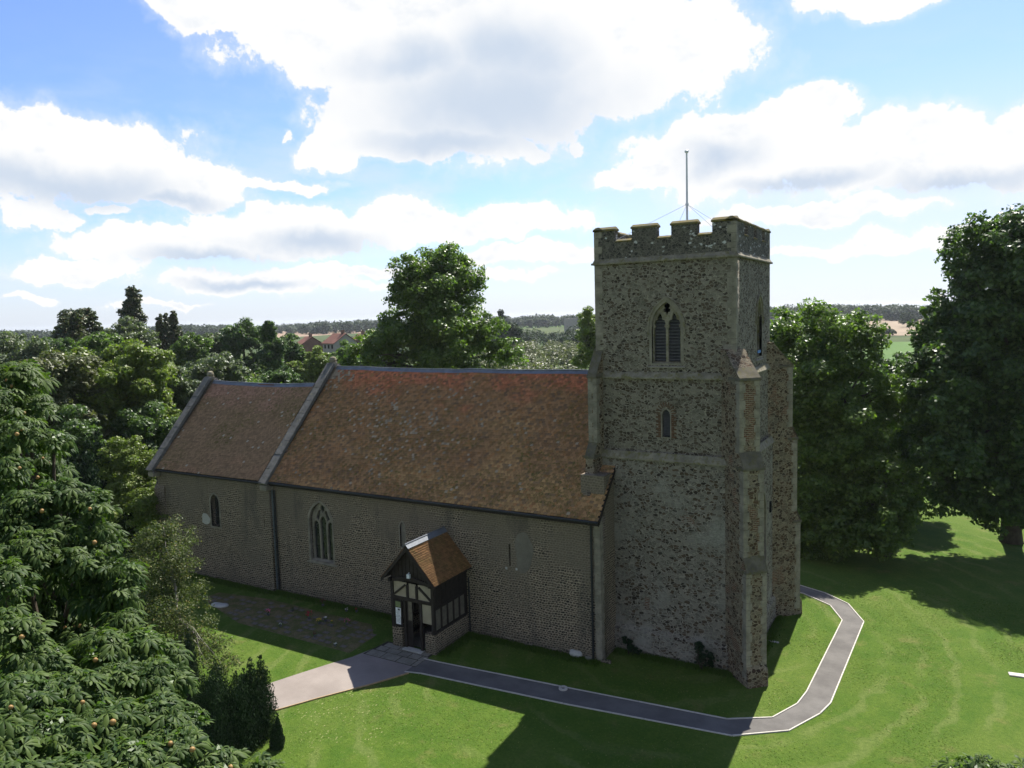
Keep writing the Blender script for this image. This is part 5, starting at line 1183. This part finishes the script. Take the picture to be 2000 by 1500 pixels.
for (x, lab, h) in ((1.75, 'dark shrub growing in the corner between nave and tower', .7), (5.35, 'dark shrub against the foot of the tower wall beside the diagonal buttress', 1.3)):
    tree('wall_shrub', lab, 'shrub', (x, S1-.75, 0), [((x, S1-.62, h*.45), (.55, .26, h*.5)), ((x+.35, S1-.66, h*.3), (.4, .22, h*.35)), ((x-.2, S1-.62, h*.75), (.25, .2, h*.4))], 3600, .09, 'leaf_yew', 130+int(x), r0=.03, nl=6)

# --- long grass left by the mower along the walls
R = np.random.default_rng(140); P = []
def edge(a, b, n_, wd): 
    t_ = R.random(n_)[:, None]; q = np.array(a)*(1-t_)+np.array(b)*t_; dn = unit(np.array([[b[1]-a[1], a[0]-b[0]]], float)); return q+dn*np.abs(R.normal(0, wd, (n_, 1)))
for a, b, n_ in (((-31, CY-.1), (NX0, CY-.1), 7000), ((NX0, NY-.1), (-9.45, NY-.1), 9000), ((-6.6, NY-.05), (.9, NY-.1), 6000), ((1, S1-.45), (TW, S1-.45), 5000), ((-6.6, -6.7), (-6.6, -3.8), 2000), ((7.2, -2.4), (7.25, 5.5), 4000)): P.append(edge(a, b, n_, .22))
P = np.concatenate(P); n_ = len(P); h = R.uniform(.06, .20, n_); a = R.uniform(0, 6.28, n_); dx_ = np.cos(a)*.02; dy_ = np.sin(a)*.02; lx, ly = R.normal(0, .05, n_), R.normal(0, .05, n_); z0 = np.zeros(n_)
V_ = np.stack([np.stack([P[:, 0]-dx_, P[:, 1]-dy_, z0], 1), np.stack([P[:, 0]+dx_, P[:, 1]+dy_, z0], 1), np.stack([P[:, 0]+lx, P[:, 1]+ly, h], 1)], 1).reshape(-1, 3)
tagit(link('long_grass', fast(V_, np.arange(n_*3).reshape(-1, 3)), 'grass_tuft'), 'uncut grass along the foot of the church walls', 'grass', None, 'stuff')

# --- memorial plaques and graveside flowers
R = np.random.default_rng(150); mb = MB(); mb.box(-.19, -.13, 0, .19, .13, .035)
pm = None; cnt = 0
def inbed(x, y): return (-24.0 < x < -11.0) and (-8.25+(-.10 if x > -19 else (x+19)*-.30) < y < (-5.2 if x > -20 else -5.6)) and not (x > -12.6 and y > -5.6)
for j in range(7):
    for i in range(26):
        x = -23.6+i*.50+R.normal(0, .03); y = -8.0+j*.43+R.normal(0, .02)
        if not inbed(x, y) or R.random() < .48: continue
        if pm is None: pm = MB(); pm.box(-.17, -.12, -.01, .17, .12, .022); o = pm.build('memorial_plaque', 'plaque', None, (0, 0, 0), bevel=.004); me0 = o.data
        else: o = bpy.data.objects.new('memorial_plaque', me0); COL.objects.link(o)
        o.location = (x, y, .006); o.rotation_euler = (R.normal(0, .02), R.normal(0, .02), R.normal(0, .05)); tagit(o, 'small grey memorial plaque set flush in the worn turf beside the nave', 'plaque', 'memorial plaques set in rows in the turf'); cnt += 1
def posy(label, px, py, petals, pot, r=.13, h=.26, n_=26, potm='pot_grey'):
    r *= 1.25; h *= 1.15
    G = ground(px, py); x, y = G[0], G[1]; root = empty('flower_pot', (x, y, 0), label, 'flowers', 'flower pots on the memorial bed'); rr_ = np.random.default_rng(int(px))
    mb = MB(); mb.tube([(x, y, 0), (x, y, .12), (x, y, .125)], [.055, .085, .07], 10); mb.build('pot', potm, root)
    V_, F_ = leaves(np.array([(x, y, h*.7)]), np.array([r]), 60, .07, rr_); link('foliage', fast(V_, F_), 'leaf_dark', root)
    mb = MB()
    for k in range(n_):
        d = unit(rr_.normal(size=(1, 3)))[0]; d[2] = abs(d[2]); c_ = np.array([x, y, h*.75])+d*r*rr_.uniform(.7, 1.1); q = .028
        mb.tube([c_-d*q*.4, c_, c_+d*q*.6], [q*.3, q, q*.25], 6)
    mb.build('petals', petals, root)
for a in (('pink posy in a small pot on the memorial bed', 524, 1202, 'petal_pink', 0), ('largest bunch of red flowers on the memorial bed', 604, 1209, 'petal_red', 0, .17, .32, 40), ('yellow flowers right of the large red bunch', 624, 1219, 'petal_yellow', 0), ('upper of two white posies right of the yellow flowers', 636, 1214, 'petal_white', 0, .08, .22, 12),
          ('tall pale yellow posy beside a white one', 648, 1224, 'petal_yellow', 0, .07, .34, 10), ('deep pink flowers nearest the porch', 678, 1221, 'petal_pink', 0), ('dark posy near the front edge of the bed', 615, 1244, 'petal_dark', 0, .1, .2, 12), ('white posy at the front corner of the bed by the path', 655, 1262, 'petal_white', 0, .07, .12, 9),
          ('dark empty-looking pot behind the pink posy', 571, 1194, 'petal_dark', 0, .08, .16, 6), ('grey pot with few flowers left of the red bunch', 548, 1224, 'petal_white', 0, .08, .16, 5), ('white posy close to the nave wall', 677, 1194, 'petal_white', 0, .07, .14, 8), ('dusky red plant close to the nave wall', 631, 1184, 'petal_dark', 0, .13, .34, 20), ('small dark red plant by the nave wall nearest the porch', 697, 1196, 'petal_red', 0, .08, .25, 8)): posy(*a)
boulder('stone', tuple(ground(428, 1182, .04)), (.62, .34, .10), 'concrete', None, 'flat pale stone lying at the sunlit tip of the memorial bed', 'stone', 7)
G = ground(1100, 1346); mb = MB()
for k in range(20):
    a0, a1 = 2*math.pi*k/20, 2*math.pi*(k+1)/20; c0, s0_, c1_, s1_ = math.cos(a0), math.sin(a0), math.cos(a1), math.sin(a1)
    ri, ro, zt = .10, .20, .075
    mb.prism([(G[0]+c0*ri, G[1]+s0_*ri, 0), (G[0]+c0*ro, G[1]+s0_*ro, 0), (G[0]+c1_*ro, G[1]+s1_*ro, 0), (G[0]+c1_*ri, G[1]+s1_*ri, 0)], (0, 0, zt))
tagit(mb.build('drain_collar', 'kerb_white', None, (G[0], G[1], 0)), 'round pale concrete drain collar at the inner edge of the asphalt path', 'drain')
G = ground(1507, 1253); mb = MB(); mb.box(G[0]-.45, G[1]-.07, 0, G[0]+.35, G[1]+.07, .03); tagit(mb.build('drain_channel', 'concrete', None, (G[0], G[1], 0)), 'short pale drain channel on the grass between the tower buttresses', 'drain')
G = ground(1995, 1322); mb = MB(); mb.fbox((G[0]-.45, G[1]-.18, 0), (1.2, .15, 0), (-.05, .34, 0), (0, 0, .07)); tagit(mb.build('stone_slab', 'kerb_white', None, (G[0], G[1], 0), bevel=.02), 'bright white slab lying on the lawn at the right edge', 'slab')
G = ground(1837, 1006); root = empty('marker_post', (G[0], G[1], 0), 'thin dark post with white discs on the far lawn between the trees', 'post'); hh = 1.25
mb = MB(); mb.tube([(G[0], G[1], 0), (G[0], G[1], hh)], [.045, .04], 8); mb.build('post', 'dark_timber', root)
for z_ in (hh-.05, hh-.42): mb = MB(); mb.tube([(G[0], G[1]-.05, z_), (G[0], G[1]-.09, z_)], [.11, .11], 10); mb.tube([(G[0]-.01, G[1], z_+.10), (G[0]+.01, G[1], z_+.14)], [.05, .05], 6); mb.build('disc', 'kerb_white', root)
R = np.random.default_rng(160); pts = []
for k in range(70):
    px = R.uniform(1480, 2150); dist = R.uniform(96, 135); P = at(px, 900, dist); r_ = R.uniform(2.2, 4.2); h_ = R.uniform(1.5, 6.5); pts.append((P[0], P[1], h_, r_)); pts.append((P[0], P[1], h_*.4, r_))
mass('shrubbery', 'dark belt of trees and shrubs beyond the far lawn on the right', 'shrubbery', pts, 60000, .5, 'leaf_dark', 161, 1)

# ------------------------------------------------------------------ turf: short blades over the mown lawn
R = np.random.default_rng(170); n_ = 230000; x = R.uniform(-17, 25, n_); y = R.uniform(-24, 13, n_)
ok = fbm(x*.5, y*.5, 3) > R.uniform(.25, .62, n_)
def inside(poly, x, y):
    c_ = np.zeros(len(x), bool); m_ = len(poly)
    for i in range(m_):
        (x1, y1), (x2, y2) = poly[i], poly[(i+1) % m_]
        if y1 == y2: continue
        k = ((y1 > y) != (y2 > y)) & (x < (x2-x1)*(y-y1)/(y2-y1)+x1); c_ ^= k
    return c_
ok &= ~inside(fc, x, y) & ~inside(PI+PO[::-1], x, y) & ~((x > -32) & (x < NX1+.2) & (y > NY-.1)) & ~((x > -.9) & (x < TW+1.3) & (y > S1-1.3) & (y < TY1+1.3)) & ~((x > -9.9) & (x < -6.5) & (y > -8.3))
x, y = x[ok], y[ok]; n_ = len(x); a = R.uniform(0, 6.28, n_); s_ = R.uniform(.018, .045, n_); h = R.uniform(.008, .024, n_); lx, ly = R.normal(0, .03, n_), R.normal(0, .03, n_); z0 = np.full(n_, -.002)
V_ = np.stack([np.stack([x-np.cos(a)*s_, y-np.sin(a)*s_, z0], 1), np.stack([x+np.cos(a)*s_, y+np.sin(a)*s_, z0], 1), np.stack([x+lx, y+ly, h], 1)], 1).reshape(-1, 3)
tagit(link('turf', fast(V_, np.arange(n_*3).reshape(-1, 3)), 'turf_blade'), 'short mown grass of the lawn', 'grass', None, 'stuff')

# ------------------------------------------------------------------ the air
m, t, o = mat('haze'); pv = t.new('ShaderNodeVolumePrincipled'); pv.inputs['Color'].default_value = (.86, .92, 1, 1); pv.inputs['Density'].default_value = .00008; pv.inputs['Anisotropy'].default_value = .3
t.l.new(pv.outputs[0], o.inputs['Volume'])
mb = MB(); mb.box(-4000, -1000, -1.4, 4000, 4000, 27.5); hz_ = mb.build('haze', 'haze'); tagit(hz_, 'thin summer haze over the countryside', 'haze', None, 'stuff')
